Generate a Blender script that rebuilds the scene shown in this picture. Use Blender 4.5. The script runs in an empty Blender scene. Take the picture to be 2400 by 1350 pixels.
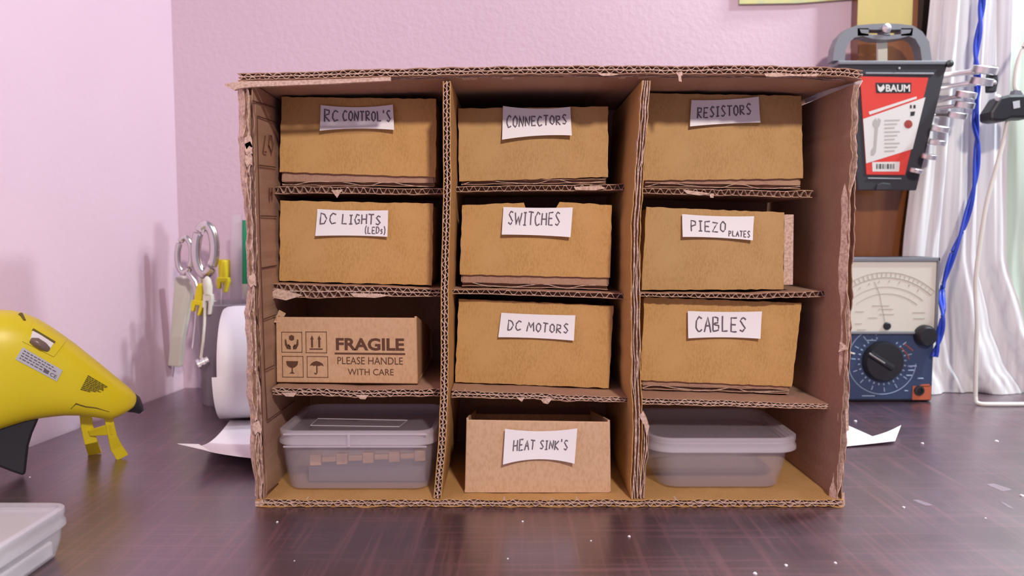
import bpy, bmesh, math, random
from mathutils import Vector, Matrix
R = random.Random(7)
S = bpy.context.scene
COL = S.collection
# ------------------------------------------------------------------ camera, world, lights, exposure
F = 1813.0                      # focal length in pixels of the 2400x1350 frame
PITCH = math.radians(4.26)
H = 0.194                       # camera height above the desk top (metres); the camera stands at x=0, y=0
cp, sp = math.cos(PITCH), math.sin(PITCH)
cam = bpy.data.cameras.new('camera')
camo = bpy.data.objects.new('camera', cam); COL.objects.link(camo)
cam.sensor_width = 36; cam.lens = 36 * F / 2400; cam.clip_start = 0.01; cam.clip_end = 50
camo.location = (0, 0, H); camo.rotation_euler = (math.pi / 2 - PITCH, 0, 0)
cam.dof.use_dof = True; cam.dof.focus_distance = 0.57; cam.dof.aperture_fstop = 9.0
S.camera = camo

W = bpy.data.worlds.new('World'); S.world = W; W.use_nodes = True
bg = W.node_tree.nodes['Background']
bg.inputs[0].default_value = (0.72, 0.66, 0.90, 1); bg.inputs[1].default_value = 0.40

def lamp(name, kind, loc, target, energy, color, size):
    l = bpy.data.lights.new(name, kind); o = bpy.data.objects.new(name, l); COL.objects.link(o)
    l.energy = energy; l.color = color
    if kind == 'AREA': l.shape = 'DISK'; l.size = size
    elif kind == 'POINT': l.shadow_soft_size = size
    o.location = loc
    o.rotation_euler = (Vector(target) - Vector(loc)).to_track_quat('-Z', 'Y').to_euler()
    return o
# ceiling lamp of the room, above and behind the photographer
lamp('room_lamp', 'AREA', (0.28, -0.50, 0.80), (0.0, 0.60, 0.15), 11, (1.0, 0.89, 0.78), 0.08)
# bright white lamp beside the desk, to the right near the back wall
lamp('bench_lamp', 'POINT', (1.05, 0.59, 0.93), (0, 0, 0), 31, (0.80, 0.95, 0.97), 0.045)
# white lamp high on the back wall, right of the curtains
lamp('wall_lamp', 'POINT', (0.74, 0.84, 0.95), (0, 0, 0), 27, (0.90, 0.97, 0.99), 0.06)

S.view_settings.view_transform = 'Standard'; S.view_settings.look = 'None'
S.view_settings.exposure = 0.0; S.view_settings.gamma = 1.0; S.view_settings.use_curve_mapping = False

# ------------------------------------------------------------------ measuring helpers
def ray(px, py):
    a, b = (px - 1200) / F, (675 - py) / F
    return Vector((a, cp + b * sp, -sp + b * cp))
def P(px, py, Y):               # point at distance Y in front of the camera
    d = ray(px, py); t = Y / d.y
    return Vector((d.x * t, Y, H + d.z * t))
def G(px, py, z=0.0):           # point on the horizontal plane z
    d = ray(px, py); t = (z - H) / d.z
    return Vector((d.x * t, d.y * t, z))
def plane_pt(px, py, A, n):     # point on the plane through A with normal n
    d = ray(px, py); o = Vector((0, 0, H)); t = (Vector(A) - o).dot(n) / d.dot(n)
    return o + d * t

# ------------------------------------------------------------------ mesh builder
BASE = {}
def link(name, data, parent=None):
    o = bpy.data.objects.new(name, data); COL.objects.link(o)
    if parent is not None: o.parent = parent
    return o
class MB:
    def __init__(s): s.v = []; s.f = []; s.m = []; s.cur = 0
    def add(s, vs, fs):
        k = len(s.v); s.v += [Vector(x) for x in vs]
        for f in fs: s.f.append([k + i for i in f]); s.m.append(s.cur)
    def hexa(s, p):             # 8 points: bottom ring 0-3, top ring 4-7
        s.add(p, [(3, 2, 1, 0), (4, 5, 6, 7), (0, 1, 5, 4), (1, 2, 6, 5), (2, 3, 7, 6), (3, 0, 4, 7)])
    def box(s, a, b):
        x0, y0, z0 = a; x1, y1, z1 = b
        s.hexa([(x0,y0,z0),(x1,y0,z0),(x1,y1,z0),(x0,y1,z0),(x0,y0,z1),(x1,y0,z1),(x1,y1,z1),(x0,y1,z1)])
    def prism(s, pts, ext):     # planar polygon pushed along ext
        ext = Vector(ext); n = len(pts); pts = [Vector(p) for p in pts]
        s.add(pts + [p + ext for p in pts], [list(range(n)), list(range(2 * n - 1, n - 1, -1))] + [(i, i + n, (i + 1) % n + n, (i + 1) % n) for i in range(n)])
    def rings(s, rings, cap0=True, cap1=True, closed=True):
        n = len(rings[0]); k = len(s.v)
        fs = []
        for r in range(len(rings) - 1):
            for i in range(n if closed else n - 1):
                j = (i + 1) % n
                fs.append((r * n + i, r * n + j, (r + 1) * n + j, (r + 1) * n + i))
        if cap0: fs.append(list(range(n - 1, -1, -1)))
        if cap1: fs.append([(len(rings) - 1) * n + i for i in range(n)])
        s.add([p for r in rings for p in r], fs)
    def tube(s, pts, rad, n=8, flat=None, up=None):
        pts = [Vector(p) for p in pts]; rs = []
        N = len(pts)
        for i, p in enumerate(pts):
            t = (pts[min(i + 1, N - 1)] - pts[max(i - 1, 0)])
            if t.length < 1e-9: t = Vector((0, 0, 1))
            t.normalize()
            u = Vector(up) if up is not None else (Vector((0, 0, 1)) if abs(t.z) < 0.92 else Vector((1, 0, 0)))
            a = t.cross(u).normalized(); b = a.cross(t).normalized()
            r = rad[i] if isinstance(rad, (list, tuple)) else rad
            ra, rb = (r, r) if flat is None else (r, r * flat)
            rs.append([p + a * (ra * math.cos(2 * math.pi * k / n)) + b * (rb * math.sin(2 * math.pi * k / n)) for k in range(n)])
        s.rings(rs)
    def lathe(s, prof, c, axis=(0, 0, 1), n=28, cap0=True, cap1=True):   # prof: (radius, distance along axis)
        ax = Vector(axis).normalized(); u = Vector((1, 0, 0)) if abs(ax.x) < 0.9 else Vector((0, 1, 0))
        a = ax.cross(u).normalized(); b = ax.cross(a)
        c = Vector(c)
        s.rings([[c + ax * h + a * (r * math.cos(2 * math.pi * k / n)) + b * (r * math.sin(2 * math.pi * k / n)) for k in range(n)] for r, h in prof], cap0, cap1)
    def grid(s, fn, nu, nv):
        s.add([fn(i / nu, j / nv) for j in range(nv + 1) for i in range(nu + 1)],
              [(j * (nu + 1) + i, j * (nu + 1) + i + 1, (j + 1) * (nu + 1) + i + 1, (j + 1) * (nu + 1) + i) for j in range(nv) for i in range(nu)])
    def sheet(s, fn, nu, nv, th):   # grid with thickness th (vector)
        th = Vector(th); k = len(s.v)
        s.grid(fn, nu, nv); s.grid(lambda u, v: fn(u, v) + th, nu, nv)
        m = (nu + 1) * (nv + 1); st = nu + 1
        e = [i for i in range(st)] + [j * st + nu for j in range(1, nv + 1)] + [nv * st + i for i in range(nu - 1, -1, -1)] + [j * st for j in range(nv - 1, 0, -1)]
        for q in range(len(e)):
            a, b = e[q], e[(q + 1) % len(e)]
            s.f.append([k + a, k + b, k + b + m, k + a + m]); s.m.append(s.cur)
    def build(s, name, mat, parent=None, smooth=None, bevel=0, org=None, fixn=True, subsurf=0):
        if parent is not None: L = BASE[parent.name]
        elif org is not None: L = Vector(org)
        else:
            L = Vector((sum(v.x for v in s.v) / len(s.v), sum(v.y for v in s.v) / len(s.v), min(v.z for v in s.v)))
        me = bpy.data.meshes.new(name)
        me.from_pydata([v - L for v in s.v], [], s.f)
        mats = mat if isinstance(mat, (list, tuple)) else [mat]
        for m in mats: me.materials.append(m)
        me.polygons.foreach_set('material_index', s.m)
        if fixn:
            bm = bmesh.new(); bm.from_mesh(me); bmesh.ops.recalc_face_normals(bm, faces=bm.faces); bm.to_mesh(me); bm.free()
        if smooth is not None:
            for p in me.polygons: p.use_smooth = True
            me.set_sharp_from_angle(angle=math.radians(smooth))
        o = link(name, me, parent)
        if parent is None: o.location = L
        BASE[o.name] = L if parent is None else BASE[parent.name]
        if bevel:
            b = o.modifiers.new('bevel', 'BEVEL'); b.width = bevel; b.segments = 2; b.limit_method = 'ANGLE'; b.angle_limit = math.radians(40)
        if subsurf:
            b = o.modifiers.new('sub', 'SUBSURF'); b.levels = subsurf; b.render_levels = subsurf
        return o
def tag(o, label, cat, group=None, kind=None):
    if label: o['label'] = label
    if cat: o['category'] = cat
    if group: o['group'] = group
    if kind: o['kind'] = kind
    return o
def thing(name, loc, label, cat, group=None):
    o = link(name, None); o.location = loc; o.empty_display_size = 0.02
    BASE[o.name] = Vector(loc)
    return tag(o, label, cat, group)

# ------------------------------------------------------------------ materials
def mat(name, col, rough=0.6, metal=0.0, spec=0.5, alpha=1.0, noise=None, bump=None, coat=0.0, trans=0.0, sss=0.0):
    """noise: (scale xyz, second colour, low, high); bump: (scale, strength)"""
    m = bpy.data.materials.new(name); m.use_nodes = True
    nt = m.node_tree; b = nt.nodes['Principled BSDF']
    b.inputs['Base Color'].default_value = (*col, 1); b.inputs['Roughness'].default_value = rough
    b.inputs['Metallic'].default_value = metal; b.inputs['Specular IOR Level'].default_value = spec
    b.inputs['Alpha'].default_value = alpha; b.inputs['Coat Weight'].default_value = coat
    b.inputs['Transmission Weight'].default_value = trans
    tc = nt.nodes.new('ShaderNodeTexCoord')
    if noise:
        layers = noise if isinstance(noise, list) else [noise]
        prev = None
        for sc, c2, lo, hi in layers:
            mp = nt.nodes.new('ShaderNodeMapping'); mp.inputs['Scale'].default_value = sc
            nt.links.new(tc.outputs['Object'], mp.inputs[0])
            n = nt.nodes.new('ShaderNodeTexNoise'); n.inputs['Scale'].default_value = 1.0; n.inputs['Detail'].default_value = 4
            nt.links.new(mp.outputs[0], n.inputs['Vector'])
            r = nt.nodes.new('ShaderNodeMapRange'); r.inputs[1].default_value = lo; r.inputs[2].default_value = hi
            nt.links.new(n.outputs[0], r.inputs[0])
            mx = nt.nodes.new('ShaderNodeMix'); mx.data_type = 'RGBA'
            nt.links.new(r.outputs[0], mx.inputs[0])
            if prev is None: mx.inputs[6].default_value = (*col, 1)
            else: nt.links.new(prev, mx.inputs[6])
            mx.inputs[7].default_value = (*c2, 1); prev = mx.outputs[2]
        nt.links.new(prev, b.inputs['Base Color'])
    if bump:
        n = nt.nodes.new('ShaderNodeTexNoise'); n.inputs['Scale'].default_value = bump[0]; n.inputs['Detail'].default_value = 5
        nt.links.new(tc.outputs['Object'], n.inputs['Vector'])
        bp = nt.nodes.new('ShaderNodeBump'); bp.inputs['Strength'].default_value = bump[1]; bp.inputs['Distance'].default_value = 0.002
        nt.links.new(n.outputs[0], bp.inputs['Height']); nt.links.new(bp.outputs[0], b.inputs['Normal'])
    return m
fib = (900, 900, 350)
M = {}
M['wall'] = mat('pink_painted_plaster', (0.70, 0.525, 0.62), 0.75, spec=0.3, noise=((3, 3, 3), (0.66, 0.485, 0.585), 0.4, 0.7), bump=(140, 0.25))
M['kraft'] = mat('kraft_board_cabinet', (0.46, 0.275, 0.205), 0.9, spec=0.1, noise=[(fib, (0.39, 0.225, 0.165), 0.4, 0.65), ((25, 25, 25), (0.47, 0.30, 0.20), 0.45, 0.7)])
M['kraft_edge'] = mat('torn_kraft_edge', (0.70, 0.50, 0.42), 0.95, spec=0.05, noise=((500, 500, 500), (0.50, 0.33, 0.26), 0.42, 0.62))
M['drawer'] = mat('kraft_board_drawer', (0.58, 0.335, 0.135), 0.9, spec=0.1, noise=[(fib, (0.50, 0.275, 0.10), 0.4, 0.66), ((40, 40, 40), (0.60, 0.35, 0.145), 0.45, 0.75)])
M['drawer_dull'] = mat('kraft_board_drawer_dull', (0.53, 0.325, 0.145), 0.9, spec=0.1, noise=[(fib, (0.46, 0.27, 0.11), 0.4, 0.66), ((40, 40, 40), (0.55, 0.34, 0.155), 0.45, 0.75)])
M['carton'] = mat('smooth_kraft_carton', (0.62, 0.385, 0.235), 0.75, spec=0.2, noise=[((600, 600, 300), (0.55, 0.33, 0.19), 0.42, 0.68)])
M['carton_pale'] = mat('pale_kraft_carton', (0.66, 0.43, 0.28), 0.8, spec=0.2, noise=[((600, 600, 300), (0.58, 0.36, 0.22), 0.42, 0.68)])
M['paper'] = mat('white_paper', (0.90, 0.86, 0.90), 0.8, spec=0.2)
M['ink'] = mat('grey_marker_ink', (0.17, 0.135, 0.17), 0.8, spec=0.1)
M['print'] = mat('brown_print_ink', (0.13, 0.06, 0.04), 0.85, spec=0.1)
M['yellow'] = mat('yellow_plastic', (0.80, 0.66, 0.015), 0.38, spec=0.5)
M['black'] = mat('black_plastic', (0.018, 0.018, 0.024), 0.45)
M['blackm'] = mat('matt_black_plastic', (0.03, 0.03, 0.04), 0.55)
M['grey'] = mat('grey_plastic', (0.22, 0.23, 0.26), 0.4)
M['chrome'] = mat('polished_steel', (0.75, 0.72, 0.70), 0.18, metal=1.0)
M['steel'] = mat('satin_steel', (0.86, 0.85, 0.86), 0.36, metal=1.0)
M['clear'] = mat('clear_plastic', (0.72, 0.63, 0.74), 0.22, alpha=0.17, spec=0.6)
M['clear_rim'] = mat('clear_plastic_thick_rim', (0.82, 0.74, 0.83), 0.22, alpha=0.36, spec=0.7)
M['frost'] = mat('frosted_plastic', (0.80, 0.77, 0.82), 0.3, alpha=0.40, spec=0.6)
M['smoke'] = mat('dark_translucent_plastic', (0.20, 0.13, 0.10), 0.3, alpha=0.8)
M['cupmat'] = mat('grey_clear_plastic', (0.36, 0.30, 0.35), 0.2, alpha=0.55, spec=0.6)
M['cream'] = mat('cream_plastic', (0.74, 0.71, 0.62), 0.5)
M['dial'] = mat('cream_dial_card', (0.74, 0.71, 0.62), 0.45, coat=0.4)
M['blue'] = mat('blue_panel', (0.04, 0.065, 0.145), 0.45)
M['orange'] = mat('orange_panel', (0.55, 0.13, 0.06), 0.5)
M['bluewire'] = mat('blue_wire', (0.02, 0.06, 0.55), 0.4)
M['whitewire'] = mat('white_cable', (0.80, 0.78, 0.72), 0.5)
M['red'] = mat('red_card', (0.72, 0.045, 0.03), 0.45, coat=0.3)
M['whitecard'] = mat('white_card', (0.74, 0.72, 0.70), 0.45, coat=0.3)
M['lightgrey'] = mat('light_grey_print', (0.45, 0.43, 0.42), 0.6)
M['faint'] = mat('faint_grey_print', (0.52, 0.49, 0.44), 0.6)
M['green'] = mat('green_plastic', (0.01, 0.30, 0.14), 0.4)
M['wood'] = mat('varnished_wood', (0.27, 0.095, 0.03), 0.3, coat=0.6, noise=((30, 30, 4), (0.17, 0.05, 0.015), 0.35, 0.7))
M['darkwood'] = mat('dark_stained_wood', (0.05, 0.02, 0.015), 0.5, noise=((30, 30, 4), (0.03, 0.012, 0.01), 0.35, 0.7))
M['curtain'] = mat('white_curtain_fabric', (0.83, 0.82, 0.83), 0.9, spec=0.1, noise=((160, 160, 3), (0.70, 0.66, 0.69), 0.42, 0.66))
M['curtain_green'] = mat('pale_green_curtain_fabric', (0.70, 0.80, 0.70), 0.85, spec=0.15, noise=((120, 120, 3), (0.60, 0.69, 0.61), 0.42, 0.66))
M['poster'] = mat('poster_face', (0.62, 0.58, 0.25), 0.5, noise=((14, 14, 14), (0.25, 0.45, 0.40), 0.45, 0.62))
M['tan'] = mat('tan_plastic', (0.62, 0.38, 0.22), 0.6)
M['label_grey'] = mat('grey_foil_label', (0.55, 0.56, 0.62), 0.45)
M['darkolive'] = mat('dark_olive_print', (0.14, 0.11, 0.01), 0.6)
# desk laminate: dark, woven red-brown grain in two directions, half gloss
def desk_mat():
    m = mat('dark_woven_laminate', (0.034, 0.016, 0.026), 0.3, spec=0.5, coat=0.5, noise=[((300, 10, 10), (0.14, 0.050, 0.066), 0.50, 0.76), ((10, 330, 10), (0.14, 0.052, 0.068), 0.52, 0.78), ((500, 500, 500), (0.03, 0.016, 0.024), 0.55, 0.75)])
    nt = m.node_tree; b = nt.nodes['Principled BSDF']
    n = nt.nodes.new('ShaderNodeTexNoise'); n.inputs['Scale'].default_value = 22
    r = nt.nodes.new('ShaderNodeMapRange'); r.inputs[3].default_value = 0.26; r.inputs[4].default_value = 0.44
    nt.links.new(nt.nodes['Texture Coordinate'].outputs['Object'], n.inputs['Vector'])
    nt.links.new(n.outputs[0], r.inputs[0]); nt.links.new(r.outputs[0], b.inputs['Roughness']); b.inputs['IOR'].default_value = 3.0; b.inputs['Specular Tint'].default_value = (1.0, 0.86, 0.95, 1); b.inputs['Coat Roughness'].default_value = 0.25
    return m
M['desk'] = desk_mat()

# ------------------------------------------------------------------ setting
WY = 0.945                                              # back wall
m = MB(); m.box((-0.60, WY, -0.75), (1.6, WY + 0.1, 1.9)); tag(m.build('wall_back', M['wall']), 'pink plastered wall behind the desk', 'wall', kind='structure')
A = Vector((-0.4065, WY, 0)); Bd = Vector((-0.0315, -0.247, 0)).normalized()
a0 = A - Bd * 0.0; a1 = A + Bd * 1.3; nb = Vector((-0.1, 0.012, 0))
m = MB(); m.prism([Vector((p.x, p.y, -0.75)) for p in (a0, a1, a1 + nb, a0 + nb)], (0, 0, 2.65)); tag(m.build('wall_left', M['wall']), 'pink plastered side wall with soft shadows of the tools', 'wall', kind='structure')
m = MB(); m.box((-0.75, -0.6, -0.80), (1.6, WY, -0.75)); tag(m.build('floor', M['darkwood']), 'dark floor under the desk', 'floor', kind='structure')
desk = thing('desk', (0.3, 0.55, -0.75), 'dark woven-grain laminate desk that everything stands on', 'desk')
m = MB(); m.prism([(-0.50, 0.10, -0.03), (1.15, 0.10, -0.03), (1.15, WY - .001, -0.03), (A.x + .0015, WY - .001, -0.03)], (0, 0, 0.03))
m.build('desktop', M['desk'], desk, bevel=0.0015)
for x, y in ((-0.40, 0.16), (1.08, 0.16), (-0.34, 0.87), (1.08, 0.87)):
    m = MB(); m.box((x - .025, y - .025, -.75), (x + .025, y + .025, -.03)); m.build('leg', M['darkwood'], desk)
# wooden post of the window frame on the back wall and the dark gap beside it
def band(px0, px1, Y, z0, z1, d):
    a, b = P(px0, 300, Y), P(px1, 300, Y)
    q = MB(); q.box((a.x, Y, z0), (b.x, Y + d, z1)); return q
tag(band(2005, 2142, 0.925, 0, 0.9, 0.02).build('trim_1', M['wood'], bevel=0.001), 'varnished wooden post of the window frame behind the wrench rack', 'window frame', kind='structure')
tag(band(2142, 2400, 0.9385, 0, 0.9, 0.0065).build('trim_2', M['darkwood']), 'dark window recess board behind the curtains', 'window frame', kind='structure')
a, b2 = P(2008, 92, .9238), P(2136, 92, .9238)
m = MB(); m.box((a.x, .9236, a.z), (b2.x, .9246, .72)); tag(m.build('yellow_strip', mat('mottled_yellow', (0.55, 0.42, 0.14), 0.5, noise=((18, 18, 6), (0.45, 0.36, 0.12), .4, .7))), 'yellow strip on the wooden post above the rack handle', 'paper')  # thin mottled yellow strip covering the upper part of the post
# wall picture cut by the top of the frame
q = [P(1733, 9, 0.940), P(1870, 7, 0.940), P(2004, -3, 0.940)]
m = MB(); m.prism([q[0], q[1], q[2], q[2] + Vector((0, 0, 0.16)), q[0] + Vector((0, 0, 0.16))], (0, 0.004, 0))
tag(m.build('wall_poster', M['poster']), 'yellow and green picture sheet hung high on the pink wall', 'poster')

# ------------------------------------------------------------------ corrugated board
def resample(path, step):
    """Catmull-ish smooth resample of a 2-D polyline [(x,z)] -> list of Vector2-like"""
    pts = [Vector((p[0], p[1])) for p in path]
    if len(pts) > 2:
        e = [pts[0] * 2 - pts[1]] + pts + [pts[-1] * 2 - pts[-2]]; out = []
        for i in range(1, len(e) - 2):
            for k in range(12):
                t = k / 12; a, b, c, d = e[i - 1], e[i], e[i + 1], e[i + 2]
                out.append(0.5 * ((2 * b) + (c - a) * t + (2 * a - 5 * b + 4 * c - d) * t * t + (3 * b - a - 3 * c + d) * t ** 3))
        pts = out + [pts[-1]]
    L = [0]
    for i in range(1, len(pts)): L.append(L[-1] + (pts[i] - pts[i - 1]).length)
    n = max(2, int(L[-1] / step)); out = []; j = 0
    for i in range(n + 1):
        s = L[-1] * i / n
        while j < len(L) - 2 and L[j + 1] < s: j += 1
        t = (s - L[j]) / max(1e-9, L[j + 1] - L[j])
        out.append((pts[j].lerp(pts[j + 1], t), s))
    return out
def smooth_noise(rng, step):
    tab = [rng.uniform(-1, 1) for _ in range(2000)]
    return lambda s: (lambda i, t: tab[i % 2000] * (1 - t) + tab[(i + 1) % 2000] * t)(int(s / step) + 500, s / step - int(s / step))
def board(path, T, Y0, Y1, flutes=2, period=0.0062, rag=0.0008, seed=1, wob=0.0, back=None, liner=0.00058):
    """A corrugated board whose raw edge shows in the plane Y0: liners, wavy mediums between them, solid core behind. T may be a number or (start, end)."""
    rng = random.Random(seed); mb = MB()
    T0, T1 = T if isinstance(T, tuple) else (T, T)
    base = resample(path, 0.0009); Ltot = base[-1][1]
    bk = resample(back, 0.0009) if back else None
    wv = smooth_noise(rng, 0.012)
    def frame(i):
        p = base[i][0]; a = base[max(0, i - 1)][0]; b = base[min(len(base) - 1, i + 1)][0]
        t = (b - a).normalized(); return p, Vector((-t.y, t.x)), base[i][1]
    def bkp(i):
        if not bk: return base[i][0]
        return bk[min(len(bk) - 1, int(round(i / (len(base) - 1) * (len(bk) - 1))))][0]
    def ribbon(offf, th, y1, step, jit, seedk):
        ny = smooth_noise(random.Random(seed * 31 + seedk), 0.0035); nn = smooth_noise(random.Random(seed * 57 + seedk), 0.006)
        rs = []
        for i in list(range(0, len(base) - 1, step)) + [len(base) - 1]:
            p, n, s = frame(i); off = offf(s) + wv(s) * wob + nn(s) * rag * 0.25
            y0 = Y0 + ny(s) * jit + jit * 0.5
            fr = [p + n * (off - th / 2), p + n * (off + th / 2)]
            q = bkp(i); br = [q + n * (off + th / 2), q + n * (off - th / 2)]
            rs.append([Vector((fr[0].x, y0, fr[0].y)), Vector((fr[1].x, y0, fr[1].y)), Vector((br[0].x, y1, br[0].y)), Vector((br[1].x, y1, br[1].y))])
        mb.rings(rs)
    Tf = lambda s: T0 + (T1 - T0) * s / Ltot
    mb.cur = 1
    for k in range(flutes + 1):
        f = -0.5 + k / flutes
        outer = k in (0, flutes)
        if outer: mb.cur = 0
        else: mb.cur = 1
        ribbon(lambda s, f=f: f * (Tf(s) - liner), liner, Y1 if outer else Y0 + 0.008, 3, rag, 10 + k)
    mb.cur = 1
    for k in range(flutes):
        f = -0.5 + (k + 0.5) / flutes; ph = rng.uniform(0, 6.28)
        def wave(s, f=f, ph=ph):
            am = (Tf(s) / flutes - liner) * 0.46
            w = math.sin(2 * math.pi * s / period + ph + 0.8 * math.sin(s * 90 + k))
            return f * (Tf(s) - liner) + am * max(-1, min(1, 1.25 * w))
        ribbon(wave, liner * 0.85, Y0 + 0.007, 1, rag * 0.7, 40 + k)
    mb.cur = 0
    rs = []
    for i in list(range(0, len(base) - 1, 4)) + [len(base) - 1]:
        p, n, s = frame(i); t = Tf(s) * 0.5 - liner * 0.6; o = wv(s) * wob; q = bkp(i)
        rs.append([Vector((*(lambda z: (z.x, Y0 + 0.006, z.y))(p + n * (o - t)),)), Vector((*(lambda z: (z.x, Y0 + 0.006, z.y))(p + n * (o + t)),)),
                   Vector((*(lambda z: (z.x, Y1 - 0.0005, z.y))(q + n * (o + t)),)), Vector((*(lambda z: (z.x, Y1 - 0.0005, z.y))(q + n * (o - t)),))])
    mb.rings(rs)
    mb.cur = 1
    return mb
def shard(mb, px, py, Y, pts, d=0.0006):     # small torn paper tatter hanging at an edge; pts in pixels relative to px,py
    mb.prism([P(px + a, py + b, Y) for a, b in pts], (0, d, 0))
def path(pts, Y): return [(lambda v: (v.x, v.z))(P(x, y, Y)) for x, y in pts]

YF, YB = 0.53, 0.685
cab = thing('cardboard_cabinet', (0.0, 0.60, 0.0), 'handmade corrugated cardboard cabinet with twelve open cubbies on the dark desk', 'cabinet')
KM = [M['kraft'], M['kraft_edge']]
PXM = 3360.0                                    # pixels per metre at the cabinet front
# floor of the cabinet
bp = path([(599, 1178.5), (900, 1180), (1200, 1180.5), (1500, 1180.5), (1977, 1181)], YF)
bz = min(z for x, z in bp)
T_b = 18 / PXM
bp = [(x, T_b / 2 + 0.0003) for x, z in bp]
b = board(bp, T_b, YF, YB, 2, 0.0058, 0.0013, 3, 0.0)
shard(b, 598, 1180, YF + .001, [(0, -6), (14, -12), (22, 0), (10, 9), (0, 6)])
shard(b, 1972, 1184, YF + .001, [(0, -24), (7, -30), (9, 0), (3, 5)])
b.build('bottom_panel', [M['drawer'], M['kraft_edge']], cab)
# roof: upper double-wall board, thinner board glued beneath it
tp = path([(557, 180.5), (700, 175.5), (900, 170), (1070, 165.5), (1300, 163), (1540, 163), (1800, 164), (1960, 168), (2022, 175)], YF)
b = board(tp, (16 / PXM, 20 / PXM), YF, YB, 2, 0.0064, 0.0011, 5, 0.0002)
shard(b, 1592, 170, YF - .0005, [(-8, 0), (6, -2), (8, 6), (4, 8), (6, 22), (-1, 20), (-2, 8)])
shard(b, 1810, 172, YF, [(-20, 0), (10, -2), (60, 2), (110, 0), (104, 7), (40, 6), (10, 8), (-14, 7)])
shard(b, 1420, 172, YF, [(-20, 0), (10, -1), (30, 2), (18, 5), (-8, 6)])
b.build('top_panel', KM, cab)
tp2 = path([(566, 190.5), (800, 185.5), (1070, 177.5), (1300, 176), (1540, 176), (1800, 178), (1990, 185)], YF)
tp2 = [(x, z + 0.0004) for x, z in tp2]
board(tp2, 5 / PXM, YF + 0.006, YB, 1, 0.09, 0.0010, 6, 0.0003).build('roof_liner', KM, cab)
# torn liner strip along the front of the roof at its outer corner, sticking out past the side
m = MB()
up = [(527, 196), (566, 190), (700, 188), (830, 183.5), (915, 180)]; lo = [(527, 201), (548, 211), (566, 206), (600, 203), (700, 199), (780, 196), (850, 192), (915, 189)]
m.prism([P(x, y, YF - 0.002) for x, y in up] + [P(x, y, YF - 0.002) for x, y in lo[::-1]], (0, 0.0035, 0))
m.build('torn_strip', M['kraft_edge'], cab)
m = MB()
tl = [P(2022, 190, YF + .004), P(2012, 208, YF + .004), P(1965, 219, YF + .03), P(1930, 228, YF + .05), P(1888, 242, YF + .08), P(1886, 236, YF + .08), P(1930, 210, YF + .05), P(1985, 195, YF + .02)]
m.prism(tl, (0, 0, 0.0006)); m.build('torn_liner', M['paper'], cab)
# side panels
lp = path([(578.5, 195), (585, 400), (590, 560), (596, 760), (603, 960), (610, 1170)], YF)
lb = [(x - 0.006, z) for x, z in lp]
b = board(lp, (23 / PXM, 20 / PXM), YF, YB, 2, 0.16, 0.0019, 11, 0.0007, back=lb)
b.cur = 1
for yy in (330, 345, 372, 655, 1000):
    shard(b, 578 + (yy - 205) * 0.03, yy, YF - .0008, [(-8, -8), (4, -14), (12, 4), (9, 16), (2, 12), (-4, 20), (-9, 6)])
left = b.build('side_panel', KM, cab)
rp = path([(2006.5, 197), (2000, 400), (1994, 600), (1989, 800), (1982, 960), (1974, 1100), (1968, 1172)], YF)
rb = [(x - 0.003, z) for x, z in rp]
b = board(rp, (14 / PXM, 14 / PXM), YF, YB, 1, 0.2, 0.0016, 12, 0.0006, back=rb)
shard(b, 1975, 815, YF - 0.001, [(-8, -12), (2, -10), (10, -3), (12, 4), (2, 6), (-10, 10), (-6, 2), (2, -1)])
shard(b, 1985, 1000, YF - .0005, [(-4, -40), (2, -42), (5, 8), (-2, 12)])
b.build('side_panel', KM, cab)
# dividers
dl = path([(1047, 190), (1047.5, 320), (1048, 440), (1044, 600), (1042, 720), (1042, 900), (1035, 1050), (1025, 1168)], YF)
board(dl, 18 / PXM, YF, YB, 2, 0.0057, 0.0005, 21, 0.0002).build('divider', [M['drawer'], M['kraft_edge']], cab)
dr = path([(1515, 188), (1504, 330), (1494, 470), (1489.5, 600), (1489, 740), (1492, 880), (1494, 970), (1492, 1080), (1490, 1170)], YF)
b = board(dr, (20 / PXM, 24 / PXM), YF, YB, 3, 0.15, 0.0014, 23, 0.0005)
b.build('divider', [M['drawer'], M['kraft_edge']], cab)
dr2 = path([(1509, 975), (1516, 1000), (1513, 1080), (1506, 1168)], YF)
b = board(dr2, (10 / PXM, 14 / PXM), YF + .001, YF + .03, 2, 0.1, 0.0018, 24, 0.0006)
shard(b, 1512, 985, YF, [(-14, -10), (-4, -22), (4, 0), (10, 14), (4, 40), (-2, 12)])
b.build('divider_patch', [M['kraft'], M['kraft_edge']], cab)
xa_, xb_ = lp[0][0] - 0.0085, rp[0][0] - 0.001
roof = [(x, z - .0006) for x, z in tp2 if xa_ < x < xb_]
m = MB(); m.prism([Vector((x, YB - .0045, z)) for x, z in [(xa_, .0055), (xb_, .0055), (xb_, roof[-1][1])] + roof[::-1] + [(xa_, roof[0][1])]], (0, .004, 0)); m.build('back_panel', M['kraft'], cab)
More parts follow.
